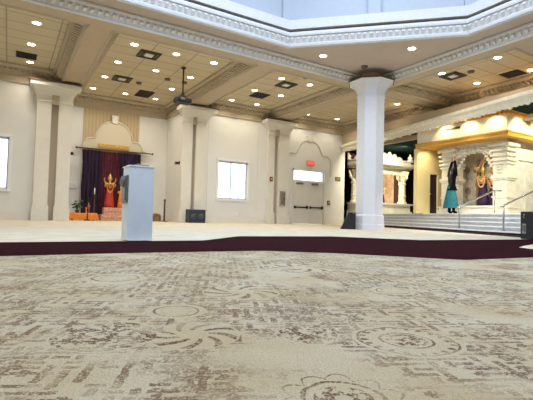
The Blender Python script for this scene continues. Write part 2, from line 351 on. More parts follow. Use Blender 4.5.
# ------------------------------------------------------------------ ceilings: beams, bays, crowns
ZB, ZT = 6.3, 6.75
b = MB()
for x0, x1, y0, y1 in ((1.95, 2.6, 14, YW), (8.05, 8.8, 14, YW), (13.46, 14.2, 14, YW), (14.2, XW, 13.3, 14.0), (14.2, XW, 6.9, 7.5), (14.2, XW, 1.4, 2.1), (-4.9, -4.2, 14, YW)):
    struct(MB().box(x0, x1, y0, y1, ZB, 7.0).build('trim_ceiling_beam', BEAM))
def crown(o, i, z0, z1, dent, mt, name='trim_crown', zd=None):
    """mitred sloping crown between an outer outline o (z0) and an inner outline i (z1) with carved blocks along it"""
    b = MB(); n = len(o)
    for k in range(n):
        a0, a1, c0, c1 = [Vector(p) for p in (o[k], o[(k+1) % n], i[k], i[(k+1) % n])]
        def P(u, t, dn=0.0):
            lo = a0.lerp(a1, u); hi = c0.lerp(c1, u); xy = lo.lerp(hi, t); z = z0+(z1-z0)*t
            inw = ((c0+c1)/2-(a0+a1)/2); L = inw.length; inw = inw/L if L > 1e-6 else inw
            return (xy.x+inw.x*dn, xy.y+inw.y*dn, z-dn)
        prof = [(0, 0), (0.0, .05), (.16, .05), (.18, .015), (.70, .0), (.78, .05), (.92, .05), (1, .03), (1, -.01)]
        vs = [P(u, t, d) for u in (0, 1) for t, d in prof]; m = len(prof)
        b.add(vs, [(j, j+1, m+j+1, m+j) for j in range(m-1)])
        L = (a1-a0).length; cnt = int(L/dent)
        for q in range(cnt):
            u0 = (q+.2)/cnt; u1 = (q+.72)/cnt
            vs = [P(u0, .24), P(u1, .24), P(u1, .66), P(u0, .66), P(u0+.1/cnt, .28, .03), P(u1-.1/cnt, .28, .03), P(u1-.02/cnt, .62, .085), P(u0+.02/cnt, .62, .085)]
            b.add(vs, [(4, 5, 6, 7), (0, 1, 5, 4), (1, 2, 6, 5), (2, 3, 7, 6), (3, 0, 4, 7)])
    return struct(b.build(name, mt))
def rect(x0, x1, y0, y1): return [(x0, y0), (x1, y0), (x1, y1), (x0, y1)]
def bay(x0, x1, y0, y1):
    d = .45
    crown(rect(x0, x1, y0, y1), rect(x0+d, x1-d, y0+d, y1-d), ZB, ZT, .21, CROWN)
    struct(MB().box(x0+d-.06, x1-d+.06, y0+d-.06, y1-d+.06, ZT, ZT+.06).build('ceiling', TILE))
bay(-4.2, 1.95, 14, YW); bay(2.6, 8.05, 14, 24.5); bay(8.8, 13.46, 14, YW); bay(14.2, XW, 14, YW); bay(14.2, XW, 7.5, 13.3); bay(14.2, XW, 2.1, 6.9)
# frieze where walls meet the crown
fr = MB(); fr.box(-4.2, 2.45, YW-.1, YW, 6.05, ZB).box(7.95, 19.1, YW-.1, YW, 6.05, ZB).box(2.45, 7.95, 24.4, 24.5, 6.05, ZB).box(7.85, 7.95, YW, 24.4, 6.05, ZB).box(XW-.1, XW, 2, YW, 6.05, ZB)
struct(fr.build('trim_frieze', CROWN))
# flat ceilings over the rest of the hall, out of the photograph
struct(MB().box(-8.5, -3.4, -11, 14, ZB, ZB+.1).build('ceiling', TILE))
struct(MB().box(-8.5, -4.9, 14, YW, ZB, ZB+.1).build('ceiling', TILE))
struct(MB().box(-3.4, 19.1, -11, -3.4, ZB, ZB+.1).build('ceiling', TILE))
struct(MB().box(14.2, 19.1, -3.4, 1.4, ZB, ZB+.1).build('ceiling', TILE))
# square ring beam: bottom, crown up to soffit
A0, A1, B0, B1 = -2.9, 13.75, -2.9, 13.5
ro = [(-3.4, -3.4), (14.2, -3.4), (14.2, 14.0), (-3.4, 14.0)]
b = MB()
b.box(-3.4, 14.2, B1, 14.0, ZB, 6.9).box(A1, 14.2, -3.4, B1, ZB, 6.9).box(-3.4, A0, -3.4, B1, ZB, 6.9).box(A0, A1, -3.4, B0, ZB, 6.9)
struct(b.build('trim_ring_beam', BEAM))
ring = rect(A0, A1, B0, B1); rin = rect(A0+.26, A1-.26, B0+.26, B1-.26)
CX, CY = 5.5, 5.3
def octo(h):
    s = h*math.tan(PI/8)*1.0
    return [(CX+h, CY-s), (CX+h, CY+s), (CX+s, CY+h), (CX-s, CY+h), (CX-h, CY+s), (CX-h, CY-s), (CX-s, CY-h), (CX+s, CY-h)]
crown(ring, rin, 6.33, 6.66, .21, RINGM, 'trim_ring_crown')
# soffit with octagonal opening
HO = 7.3
oc = octo(HO); sq = rin
so = MB()
def soff(poly): so.prism(poly, 6.65, 6.72)
x0, y0 = sq[0]; x1, y1 = sq[2]
soff([oc[1], (x1, oc[1][1]), (x1, y1), (oc[2][0], y1), oc[2]])
soff([oc[2], (oc[2][0], y1), (oc[3][0], y1), oc[3]])
soff([oc[3], (oc[3][0], y1), (x0, y1), (x0, oc[4][1]), oc[4]])
soff([oc[4], (x0, oc[4][1]), (x0, oc[5][1]), oc[5]])
soff([oc[5], (x0, oc[5][1]), (x0, y0), (oc[6][0], y0), oc[6]])
soff([oc[6], (oc[6][0], y0), (oc[7][0], y0), oc[7]])
soff([oc[7], (oc[7][0], y0), (x1, y0), (x1, oc[0][1]), oc[0]])
soff([oc[0], (x1, oc[0][1]), (x1, oc[1][1]), oc[1]])
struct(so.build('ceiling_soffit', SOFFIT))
def oring(h0, h1, z0, z1, name, m):
    a, c = octo(h0), octo(h1); b = MB()
    for k in range(8):
        k2 = (k+1) % 8
        b.add([(*a[k], z0), (*a[k2], z0), (*c[k2], z0), (*c[k], z0), (*a[k], z1), (*a[k2], z1), (*c[k2], z1), (*c[k], z1)], [(0, 1, 5, 4), (3, 7, 6, 2), (0, 3, 2, 1), (4, 5, 6, 7)])
    return struct(b.build(name, m))
oring(HO-.02, HO+.05, 6.63, 6.72, 'trim_opening_lip', RINGM)
crown(octo(HO), octo(HO-.10), 6.70, 7.16, .21, RINGM, 'trim_opening_crown')
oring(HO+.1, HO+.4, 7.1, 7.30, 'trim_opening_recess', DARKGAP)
oring(HO-.05, HO+.5, 7.30, 7.64, 'trim_parapet', RINGM)
oring(HO+.55, HO+.8, 7.2, 11.0, 'wall_drum', DRUM)
oring(0.01, HO+.8, 11.0, 11.2, 'ceiling_dome', DRUM)
for k, p in enumerate(octo(HO+.52)):
    q = octo(HO+.52)[(k+1) % 8]
    for t in (0.0, .5):
        x = p[0]+(q[0]-p[0])*t; y = p[1]+(q[1]-p[1])*t
        a = math.atan2(q[1]-p[1], q[0]-p[0])
        struct(MB().box(x-.22, x+.22, y-.1, y+.1, 7.64, 10.9, rz=a).build('trim_drum_pilaster', DRUM))

# ------------------------------------------------------------------ windows, doors, wall trim
def window(n, x0, x1, z0, z1):
    fr = MB(); w = .13
    y0, y1 = YW-.05, YW+.02
    fr.box(x0-w, x1+w, y0-.02, y1, z1, z1+w).box(x0-w, x1+w, y0-.04, y1, z0-w, z0).box(x0-w, x0, y0, y1, z0, z1).box(x1, x1+w, y0, y1, z0, z1)
    fr = struct(fr.build('window_%d' % n, WHITE))
    s = MB(); yy0, yy1 = YW+.1, YW+.17; t = .055; xm = x0+(x1-x0)*.45; xs = x0+(x1-x0)*.93
    for a in (x0, xm-t/2, x1-t): s.box(a, a+t, yy0, yy1, z0, z1)
    s.box(x0, x1, yy0, yy1, z0, z0+t).box(x0, x1, yy0, yy1, z1-t*1.8, z1)
    s.box(xm+.28*(x1-x0), xm+.28*(x1-x0)+.03, yy0, yy1, z0, z1)
    f2 = s.build('window_sash', mat('sash_grey', (0.50, 0.55, 0.62), 0.5), fr)
    MB().box(x0, x1, YW+.13, YW+.14, z0, z1).build('window_pane', GLASS, fr)
    return fr
window(1, *WIN[0]); window(2, *WIN[1])
# double doors with transom
dx0, dx1 = DOORX; dm = (dx0+dx1)/2
cas = MB(); cas.box(dx0-.08, dx0, YW-.05, YW+.1, 0, 3.48).box(dx1, dx1+.08, YW-.05, YW+.1, 0, 3.48).box(dx0-.08, dx1+.08, YW-.05, YW+.1, 3.40, 3.48).box(dx0, dx1, YW-.03, YW+.12, 2.68, 2.78)
struct(cas.build('door_frame', TRIM))
struct(MB().box(dx0, dx1, YW+.05, YW+.06, 2.78, 3.40).build('window_3', GLASS))
for k, (a, c) in enumerate(((dx0, dm-.004), (dm+.004, dx1))):
    d = struct(MB().box(a+.02, c, YW+.02, YW+.09, 0.02, 2.67).build('door_%d' % (k+1), DOORM, bevel=.01))
    MB().box(a+.12, c-.06, YW-.07, YW-.03, 1.02, 1.10).box(a+.10, a+.20, YW-.06, YW+.02, .98, 1.14).box(c-.16, c-.04, YW-.06, YW+.02, .98, 1.16).build('panic_bar', BLACK, d)
    if k == 0: MB().box(c-.05, c+.03, YW, YW+.02, .02, 2.67).build('astragal', DOORM, d)
    MB().box(a+.25, a+.75, YW-.06, YW+.02, 2.50, 2.62).build('door_closer', GREYMET, d)
# lobed moulding round the doors
def arc(cx, cz, r, a0, a1, y, n=14, rz=None):
    return [(cx+r*math.cos(math.radians(a0+(a1-a0)*i/n)), y, cz+(rz or r)*math.sin(math.radians(a0+(a1-a0)*i/n))) for i in range(n+1)]
cx = 16.33
path = [(cx-1.75, YW-.02, 3.15)] + arc(cx-1.35, 4.05, .42, 200, 60, YW-.02) + arc(cx, 4.45, .98, 165, 15, YW-.02, rz=.92) + arc(cx+1.35, 4.05, .42, 120, -20, YW-.02) + [(cx+1.75, YW-.02, 3.15)]
struct(MB().tube(path, .05, 6).build('trim_1', mat('cream_trim', (0.66, 0.63, 0.54), .6)))
struct(MB().prism([(cx-.13, 5.28), (cx+.13, 5.28), (cx+.18, 5.62), (cx-.18, 5.62)], YW-.12, YW, 'y').build('trim_keystone', TRIM))
# baseboards
for i, (a, c) in enumerate(((-8.5, .8), (9.1, 12.9), (14.8, dx0-.1), (dx1+.1, 19.3))):
    struct(MB().box(a, c, YW-.06, YW, 0, .32).box(a, c, YW-.04, YW, .32, .36).build('baseboard_north', TRIM))
struct(MB().box(2.6, 7.9, 24.42, 24.5, 0, .34).build('baseboard_alcove', TRIM))
struct(MB().box(7.87, 7.95, YW+.3, 24.4, 0, .34).build('baseboard_alcove', TRIM))
# faint seams of the wall boards between pilasters
for x in (9.3, 12.5):
    struct(MB().box(x, x+.03, YW-.012, YW, .4, 6.05).build('trim_wall_batten', TRIM))

def pilasters(xa, xb, xc, xd, ca, cb, label):
    t = thing('pilaster', ((xa+xd)/2, YW-.15, 0), label, 'pilaster')
    y0, y1 = YW-.28, YW-.004
    for a, c in ((xa, xb), (xc, xd)):
        MB().box(a, c, y0, y1, .72, 5.32).build('shaft', TRIM, t)
        MB().box(a-.05, c+.05, y0-.06, y1, 0, .60).prism([(a-.05, .60), (c+.05, .60), (c, .72), (a, .72)], y0-.04, y1, 'y').build('plinth', TRIM, t)
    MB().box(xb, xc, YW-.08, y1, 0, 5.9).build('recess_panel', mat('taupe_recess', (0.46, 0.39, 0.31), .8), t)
    prof = [(0, 5.32, 0), (.04, 5.33, 0), (.05, 5.40, .03), (.01, 5.44, .02), (.05, 5.62, .12), (.16, 5.80, .42), (.33, 5.98, 1)]
    b = MB(); n = len(prof); vs = []
    for f, z, e in prof:
        x0_, x1_ = xa-(xa-ca)*e-.04*(e == 0)*(f > 0), xd+(cb-xd)*e+.04*(e == 0)*(f > 0); vs += [(x0_, y0-f, z), (x1_, y0-f, z), (x1_, y1, z), (x0_, y1, z)]
    b.add(vs, [(4*j+i, 4*j+(i+1) % 4, 4*j+4+(i+1) % 4, 4*j+4+i) for j in range(n-1) for i in range(4)] + [(3, 2, 1, 0), (4*n-4, 4*n-3, 4*n-2, 4*n-1)])
    b.build('capital', TRIM, t)
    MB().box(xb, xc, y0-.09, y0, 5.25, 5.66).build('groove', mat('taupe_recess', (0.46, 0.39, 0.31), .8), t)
    MB().box(ca-.06, cb+.06, y0-.40, y1, 5.98, 6.16).build('abacus', TRIM, t)
    MB().box(ca-.10, cb+.10, y0-.44, y1, 6.16, 6.22).build('cap_edge', mat('brown_edge', (0.12, 0.075, 0.045), .7), t)
    return t
pilasters(.92, 1.50, 1.80, 2.36, .67, 2.6, 'twin white pilasters between bright window and curtained altar alcove')
pilasters(7.72, 8.28, 8.48, 9.02, 7.5, 9.5, 'twin white pilasters behind the small dark speaker box')
pilasters(13.10, 13.52, 13.80, 14.60, 12.75, 14.82, 'twin white pilasters beside the double doors')

# ------------------------------------------------------------------ white octagonal column
COLP = (13.12, 13.0)
t = thing('column', (*COLP, 0), 'tall white octagonal column with flared capital under the dome ring', 'column')
o8 = PI/8 + math.radians(0)
MB().lathe((*COLP, 0), [(.60, .62), (.60, 5.62)], 8, rot=o8, smooth=False).build('shaft', COLM, t)
MB().lathe((*COLP, 0), [(.68, 0), (.68, .22), (.66, .24), (.66, .58), (.60, .64)], 8, rot=o8, smooth=False).build('base', COLM, t)
MB().lathe((*COLP, 0), [(.60, 5.60), (.63, 5.62), (.63, 5.68), (.60, 5.72), (.61, 5.85), (.68, 6.0), (.80, 6.14), (.98, 6.26)], 8, rot=o8, smooth=False).build('capital', COLM, t)
MB().lathe((*COLP, 0), [(.42, 6.32), (.42, 6.65)], 8, rot=o8, smooth=False).build('neck', SOFFIT, t)
MB().lathe((*COLP, 0), [(.98, 6.26), (1.02, 6.27), (1.02, 6.31), (.9, 6.32), (.3, 6.33)], 8, rot=o8, smooth=False).build('capital_edge', mat('brown_edge', (0.12, 0.075, 0.045), .7), t)

# ------------------------------------------------------------------ lamps and vents
def spot_proto(loc, label, group):
    t = thing('ceiling_downlight', loc, label, 'ceiling light', group)
    MB().lathe(loc, [(.12, -.005), (.155, -.02), (.175, -.012), (.175, 0.0), (.12, 0.0)], 20, cap=False).build('trim_ring', WHITE, t)
    MB().lathe((loc[0], loc[1], loc[2]), [(.001, -.012), (.125, -.010), (.125, -.002), (.001, -.001)], 20, cap=False).build('lens', LAMP, t)
    l = bpy.data.lights.new('downlight_beam', 'SPOT'); l.energy = SPOT_POWER; l.color = SPOT_COL; l.spot_size = math.radians(150); l.spot_blend = .8; l.shadow_soft_size = .10
    lo = bpy.data.objects.new('beam', l); COL.objects.link(lo); lo.parent = t; lo.location = (0, 0, -.03)
    return t
ORD = ['', 'second', 'third', 'fourth']
LAMPS = [
 ('in the side window bay', [[(.55, 20.45), (.5, 18.2), (.57, 16.0)]], ['']),
 ('in the altar bay', [[(3.45, 22.85), (3.6, 20.55), (3.68, 18.2), (3.78, 15.9)], [(5.07, 22.85), (5.32, 18.28), (5.41, 15.9)], [(6.69, 22.88), (6.81, 20.54), (6.92, 18.26), (7.03, 15.9)]], ['side window row', 'middle row', 'projector side row']),
 ('in the middle window bay', [[(10.2, 20.52), (10.3, 18.2), (10.4, 15.9)], [(11.76, 20.47), (11.89, 18.2), (12.0, 15.88)]], ['projector side row', 'column side row']),
 ('in the double door bay', [[(15.4, 20.55)], [(17.65, 20.4), (17.87, 15.73)]], ['pilaster side', 'shrine side']),
 ('in the carved shrine bay', [[(15.56, 11.3), (15.71, 8.98)], [(17.93, 11.2), (18.1, 8.96)]], ['dome side', 'shrine side'])]
proto = None; GRP = 'round recessed ceiling downlights'
for bayname, rows, rn in LAMPS:
    for row, r in zip(rows, rn):
        for i, (x, y) in enumerate(row):
            pos = 'farthest toward the wall' if i == 0 and len(row) > 1 else ('closest to the dome ring' if i == len(row)-1 and len(row) > 1 else (ORD[i]+' from the wall' if len(row) > 1 else 'single'))
            lb = ('round downlight %s, %s, %s' % (bayname, r, pos)).replace(', ,', ',')
            if proto is None: proto = spot_proto((x, y, ZT), lb, GRP); 
            else: copy_thing(proto, (x, y, ZT), lb)
copy_thing(proto, (10.05, 12.5, 6.65), 'round downlight in dome soffit before the white column')
copy_thing(proto, (12.2, 10.1, 6.65), 'round downlight in dome soffit on shrine side of the column')

def diffuser(x, y, label):
    t = thing('ceiling_vent', (x, y, ZT), label, 'air vent', 'square slatted air diffusers'); z = ZT
    b = MB()
    for h in (.40, .28): b.box(x-h, x+h, y-h, y-h+.05, z-.05, z).box(x-h, x+h, y+h-.05, y+h, z-.05, z).box(x-h, x-h+.05, y-h, y+h, z-.05, z).box(x+h-.05, x+h, y-h, y+h, z-.05, z)
    b.build('frame', mat('vent_frame_brown', (0.075, 0.055, 0.04), .7), t); MB().box(x-.38, x+.38, y-.38, y+.38, z-.015, z).build('backing', mat('vent_brown', (0.22, 0.17, 0.12), .7), t)
    MB().box(x-.15, x+.15, y-.15, y+.15, z-.06, z-.015).build('plate', TRIM, t)
diffuser(4.52, 16.58, 'square framed air diffuser before the altar, on the dome side')
diffuser(4.33, 20.34, 'square framed air diffuser before the altar, on the wall side')
diffuser(11.06, 16.51, 'square framed air diffuser in the bay above the middle window')
diffuser(16.18, 11.2, 'square framed air diffuser in the bay between column and carved shrine')
def grille(x, y, sx, sy, label):
    t = thing('return_grille', (x, y, ZT), label, 'air grille', 'dark return air grilles'); z = ZT-.004
    MB().box(x-sx, x+sx, y-sy, y+sy, z-.03, z).build('panel', DARKV, t)
    b = MB()
    for k in range(7):
        yy = y-sy+(k+.5)*2*sy/7; b.box(x-sx+.03, x+sx-.03, yy-.015, yy+.015, z-.045, z-.03)
    b.build('slats', BLACK, t)
grille(.39, 19.62, .37, .34, 'dark oblong return grille in the bay above the brightest window')
grille(5.9, 22.25, .38, .62, 'dark return grille in the bay before the altar')
grille(10.95, 18.8, .42, .42, 'dark square return grille in the bay above the middle window')
grille(17.95, 9.6, .38, .38, 'dark square return grille in the bay between column and carved shrine')
for x, y, z, lb in ((5.15, 20.47, ZT, 'small dark round detector next to the altar bay diffuser'), (6.11, 19.08, ZT, 'small dark detector on tiles between grille and projector pole'), (6.94, 19.07, ZT, 'small dark detector behind the projector pole'),
                    (16.28, 10.43, ZT, 'small brown detector beside diffuser near the carved shrine'), (11.17, 15.09, ZT, 'small brown detector at the dome side of the middle window bay'), (12.1, 12.38, 6.65, 'small dark detector in soffit just before the column')):
    tag(MB().lathe((x, y, z), [(.07, -.09), (.12, -.07), (.14, -.02), (.14, 0)], 12).build('smoke_detector', mat('detector_brown', (0.13, 0.085, 0.05), .6), org=(x, y, z)), lb, 'smoke detector', 'ceiling detectors')

# ------------------------------------------------------------------ hanging projector
px, py = 6.2, 17.2
t = thing('ceiling_projector', (px, py, ZT), 'black projector hanging on a pole from the tiled ceiling', 'projector')
MB().lathe((px, py, 0), [(.035, 5.48), (.035, ZT)], 10).lathe((px, py, 0), [(.10, ZT-.05), (.10, ZT)], 12).build('pole', BLACK, t)
MB().box(px-.12, px+.12, py-.1, py+.1, 5.42, 5.52).box(px-.05, px+.05, py-.05, py+.05, 5.5, 5.62).build('bracket', BLACK, t)
pb = MB().box(px-.34, px+.34, py-.24, py+.24, 5.20, 5.42).build('body', BLACK, t, bevel=.05)
MB().lathe((px-.1, py-.30, 5.30), [(.09, -.02), (.10, .05), (.07, .07)], 14).build('lens_barrel', GREYMET, pb)

# ------------------------------------------------------------------ lectern
t = thing('lectern', (1.86, 7.2, 0), 'tall narrow white lectern standing at edge of the maroon carpet band', 'lectern')
lx0, lx1, ly0, ly1, lz = 1.665, 2.07, 6.99, 7.42, 1.225
MB().box(lx0, lx1, ly0, ly1, 0.012, lz).build('body', LECT, t, bevel=.006)
MB().box(lx0-.012, lx1+.012, ly0-.012, ly1+.012, lz, lz+.02).build('top', WHITE, t)
MB().box(lx0+.12, lx1-.06, ly0+.10, ly1-.10, lz+.02, lz+.05).box(lx0+.16, lx0+.22, ly0+.14, ly0+.18, lz+.05, lz+.065).build('control_plate', GREYMET, t)
MB().box(lx0-.03, lx0, ly0+.05, ly1-.05, .62, 1.08).box(lx0-.045, lx0-.03, ly0+.08, ly1-.10, .66, 1.0).ball((lx0-.05, ly0+.2, .98), .10, .55, 1, 1).build('side_panel', GREYST, t, bevel=.01)

# ------------------------------------------------------------------ altar alcove
def drape(x0, x1, folds, m, label, y=24.1, z0=.02, z1=3.75, amp=.05):
    b = MB(); nx = folds*8; nz = 8; vs = []
    for j in range(nz+1):
        z = z0+(z1-z0)*j/nz
        for i in range(nx+1):
            u = i/nx; vs.append((x0+(x1-x0)*u + .02*math.sin(j*1.3+i), y+amp*math.sin(u*folds*2*PI)+.02*math.sin(u*folds*5+j), z))
    n = nx+1; k = len(vs); vs += [(x, yy+.03, z) for x, yy, z in vs]
    fs = [(j*n+i, j*n+i+1, (j+1)*n+i+1, (j+1)*n+i) for j in range(nz) for i in range(nx)]
    fs += [(k+a, k+d, k+c, k+bb) for a, bb, c, d in fs]
    fs += [(i, k+i, k+i+1, i+1) for i in range(nx)]
    b.add(vs, fs, True); return tag(b.build('curtain', m, org=((x0+x1)/2, y, 0)), label, 'curtain', 'altar curtains')
drape(3.27, 4.20, 5, NAVY, 'dark plum drape behind the orange covered table')
drape(4.20, 5.25, 7, MAROONC, 'wine red centre drape behind the red dressed statue', y=24.30, amp=.03)
drape(5.22, 6.32, 7, NAVY, 'dark plum drape partly behind the white lectern')
tag(MB().tube([(2.95, 24.05, 3.82), (6.98, 24.05, 3.84)], .03, 8).ball((2.95, 24.05, 3.82), .06).ball((6.98, 24.05, 3.84), .06).build('curtain_rod', BROWN, org=(5, 24.05, 3.8)), 'thin dark curtain rod above the altar drapes', 'curtain rod')
# white lobed panel
cxa = 4.88
pl = [(3.0, 3.86)] + [(p[0], p[2]) for p in arc(3.72, 4.02, .42, 190, 70, 0)] + [(p[0], p[2]) for p in arc(cxa, 4.35, 1.0, 172, 8, 0, rz=1.12)] + [(p[0], p[2]) for p in arc(6.02, 4.02, .42, 110, -10, 0)] + [(6.85, 3.86)]
t = thing('altar_arch_panel', (cxa, 24.4, 3.86), 'cream lobed arch panel above the altar curtains', 'arch panel')
MB().prism(pl, 24.28, 24.436, 'y').build('panel', mat('arch_cream', (0.66, 0.61, 0.49), .7), t)
MB().tube([(x, 24.27, z) for x, z in pl], .04, 6).build('molding', mat('arch_cream_trim', (0.70, 0.66, 0.55), .6), t)
MB().prism([(cxa-.13, 5.35), (cxa+.13, 5.35), (cxa+.18, 5.80), (cxa-.18, 5.80)], 24.2, 24.436, 'y').build('keystone', TRIM, t)
t = thing('gold_plaque', (4.85, 24.2, 4.05), 'long gold ornamental plaque on the cream lobed arch panel', 'plaque')
MB().box(4.05, 5.68, 24.16, 24.26, 3.93, 4.15).build('board', GOLDP, t)
b = MB()
for k in range(13):
    x = 4.14+k*.12; b.tube([(x+.03*math.sin(q*.9+k), 24.14, 3.96+q*.04) for q in range(5)], .014, 6).ball((x+.05, 24.14, 4.02+.05*math.sin(k*2.1)), .022)
b.build('ornament', mat('bright_gold', (0.95, 0.75, 0.25), .3, .5), t)

def idol(loc, label, h, dress, trim_m, arms4=True, name='statue', crown_h=.16, body=GOLD, lower=None, cat='statue', aw=1.0):
    """standing deity figure facing -Y rotated by caller; h = height to crown tip (plan units)"""
    t = thing(name, loc, label, cat); s = h/1.75
    def q(x, y, z, r, r2=None): return (x*s, y*s, z*s, r*s) if r2 is None else (x*s, y*s, z*s, r*s, r2*s)
    pts = [q(0, 0, .80, .125, .10), q(0, 0, 1.0, .105, .085), q(0, 0, 1.18, .15, .10), q(0, 0, 1.27, .06), q(0, -.01, 1.36, .085, .09), q(0, 0, 1.45, .075),
           q(.15, 0, 1.22, .045), q(.23, -.03, 1.05, .034), q(.25, -.14, 1.14, .028), q(.25, -.17, 1.22, .028),
           q(-.15, 0, 1.22, .045), q(-.23, -.03, 1.05, .034), q(-.25, -.14, 1.14, .028), q(-.25, -.17, 1.22, .028),
           q(.09, 0, .72, .08), q(.10, 0, .40, .06), q(.10, 0, .06, .04), q(.11, -.12, .03, .04),
           q(-.09, 0, .72, .08), q(-.10, 0, .40, .06), q(-.10, 0, .06, .04), q(-.11, -.12, .03, .04)]
    pts = [p if i < 6 or i > 13 else (p[0]*aw, *p[1:]) for i, p in enumerate(pts)]
    ed = [(0, 1), (1, 2), (2, 3), (3, 4), (4, 5), (2, 6), (6, 7), (7, 8), (8, 9), (2, 10), (10, 11), (11, 12), (12, 13), (0, 14), (14, 15), (15, 16), (16, 17), (0, 18), (18, 19), (19, 20), (20, 21)]
    if arms4:
        n = len(pts); pts += [q(.23, .03, 1.28, .034), q(.29, -.02, 1.42, .026), q(.27, -.05, 1.53, .026), q(-.23, .03, 1.28, .034), q(-.29, -.02, 1.42, .026), q(-.27, -.05, 1.53, .026)]
        ed += [(6, n), (n, n+1), (n+1, n+2), (10, n+3), (n+3, n+4), (n+4, n+5)]
    bd = skin('body', pts, ed, body, t)
    x, y, z = loc
    MB().lathe((x, y, z), [(.25*s, .02*s), (.24*s, .2*s), (.20*s, .5*s), (.17*s, .75*s), (.14*s, .95*s), (.12*s, 1.0*s)], 18, 1, .75).build('robe', lower or dress, t)
    MB().lathe((x, y, z), [(.15*s, .93*s), (.165*s, 1.05*s), (.17*s, 1.17*s), (.10*s, 1.22*s)], 18, 1, .72).build('bodice', dress, t)
    MB().lathe((x, y, z), [(.095*s, 1.42*s), (.12*s, 1.46*s), (.10*s, 1.55*s), (.07*s, 1.60*s), (.075*s, 1.63*s), (.03*s, 1.70*s), (.01*s, 1.75*s)], 14).build('crown', GOLD, t)
    b = MB()
    for k in range(15):
        a = PI*k/14; b.ball((x+.16*s*math.cos(a), y-.14*s, z+(1.20-.42*math.sin(a))*s), .035*s, n=7, m=5)
    for k in range(9):
        a = PI*k/8; b.ball((x+.10*s*math.cos(a), y-.14*s, z+(1.24-.2*math.sin(a))*s), .028*s, n=7, m=5)
    b.build('garland', trim_m, t)
    # face
    for e in (-1, 1): MB().ball((x+e*.03*s, y-.095*s, z+1.385*s), .012*s, n=6, m=4).build('eye', BLACK, bd)
    MB().box(x-.022*s, x+.022*s, y-.10*s, y-.09*s, z+1.325*s, z+1.335*s).build('mouth', RED, bd)
    return t
# plinth with two tiers, statue on it
t = thing('altar_plinth', (4.62, 23, 0), 'two tiered pink painted plinth under the red dressed statue', 'plinth')
MB().box(4.05, 5.35, 22.6, 23.45, 0, .32).build('lower_tier', PINKP, t, bevel=.02); MB().box(4.22, 5.25, 22.8, 23.35, .32, .68).build('upper_tier', PINKP, t, bevel=.02)
for k in range(9): MB().ball((4.16+k*.135, 22.58, .17), .05, n=8, m=5).build('rosette', GOLDP, t)
for k in range(7): MB().ball((4.32+k*.14, 22.78, .5), .045, n=8, m=5).build('rosette', GOLDP, t)
I1 = idol((4.50, 23.05, .68), 'gold crowned four armed statue in red robe on the pink plinth', 1.78, RED, GOLD)
I2 = idol((5.10, 23.12, .68), 'smaller gold statue in orange red robe half behind the lectern', 1.25, ORANGE, PINKC, arms4=False)
# orange covered table
t = thing('altar_table', (3.2, 22.8, 0), 'low table under bright orange cloth beside the plum drape', 'table')
MB().box(2.66, 3.78, 22.5, 23.1, .30, .36).build('tabletop', BROWN, t)
for a in (2.7, 3.68):
    for c in (22.54, 23.0): MB().box(a, a+.06, c, c+.06, 0, .30).build('leg', BROWN, t)
def cloth(x0, x1, y0, y1, ztop, zbot, m, label, name='tablecloth'):
    b = MB(); n = 60; per = []
    for i in range(n):
        u = i/n*4; k = int(u); f = u-k
        p = [(x0+(x1-x0)*f, y0), (x1, y0+(y1-y0)*f), (x1-(x1-x0)*f, y1), (x0, y1-(y1-y0)*f)][k]; per.append(p)
    mx, my = (x0+x1)/2, (y0+y1)/2; vs = []
    for z, e, am in ((ztop, 0, 0), (ztop-.03, .02, 0), ((ztop+zbot)/2, .05, .02), (zbot, .07, .035)):
        for i, (x, y) in enumerate(per):
            d = Vector((x-mx, y-my)).normalized(); w = e+am*math.sin(i*1.3); vs.append((x+d.x*w, y+d.y*w, z+(.015*math.sin(i*.9) if z == zbot else 0)))
    fs = [(j*n+i, j*n+(i+1) % n, (j+1)*n+(i+1) % n, (j+1)*n+i) for j in range(3) for i in range(n)] + [tuple(range(n))]
    b.add(vs, fs, True); return tag(b.build(name, m, org=(mx, my, 0)), label, 'tablecloth')
cloth(2.52, 3.84, 22.48, 23.12, .375, .04, ORANGE, 'bright orange cloth draped over the low altar table')
# plant and figurines on the orange table
t = thing('potted_plant', (2.95, 22.85, .38), 'small leafy green plant in a pot on the orange cloth', 'plant')
MB().lathe((2.95, 22.85, .38), [(.07, 0), (.10, .12), (.11, .14)], 12).build('pot', BROWN, t)
b = MB()
for k in range(16):
    a = k*2.4; r = .14+.12*random.random(); z = .60+.42*random.random(); bx, by = 2.95+r*math.cos(a), 22.85+r*.7*math.sin(a)
    b.tube([(2.95, 22.85, .5), ((2.95+bx)/2, (22.85+by)/2, z), (bx, by, z-.02)], .01, 5)
    b.ball((bx, by, z), .07, 1.2, .8, .5, n=7, m=4)
b.build('foliage', GREEN, t)
I3 = idol((3.48, 22.85, .38), 'little gold and red figurine on the orange covered table', .52, RED, PINKC, arms4=False, name='figurine', cat='figurine')
t = thing('brass_lamp', (3.34, 22.62, .38), 'small brass oil lamp on orange cloth by the little plant', 'oil lamp')
MB().lathe((3.34, 22.62, .38), [(.05, 0), (.03, .03), (.02, .2), (.05, .24), (.055, .27)], 12).build('stand', GOLD, t)
t = thing('microphone_stand', (3.36, 22.3, 0), 'thin black microphone stand in front of the orange table', 'microphone stand')
MB().lathe((3.36, 22.3, 0), [(.16, 0), (.16, .03), (.02, .05)], 16).build('base', BLACK, t); MB().tube([(3.36, 22.3, .04), (3.36, 22.3, 1.0)], .022, 8).build('pole', BLACK, t)
MB().tube([(3.36, 22.3, 1.0), (3.38, 22.2, 1.1)], .035, 8).build('microphone', BLACK, t)
t = thing('candle', (3.72, 22.75, .38), 'slim white altar candle against the plum drape', 'candle')
MB().lathe((3.72, 22.75, .38), [(.08, 0), (.02, .03), (.02, .93), (.05, .95)], 10).build('holder', BROWN, t); MB().lathe((3.72, 22.75, 1.33), [(.028, 0), (.028, .32)], 10).build('stick', WHITE, t)
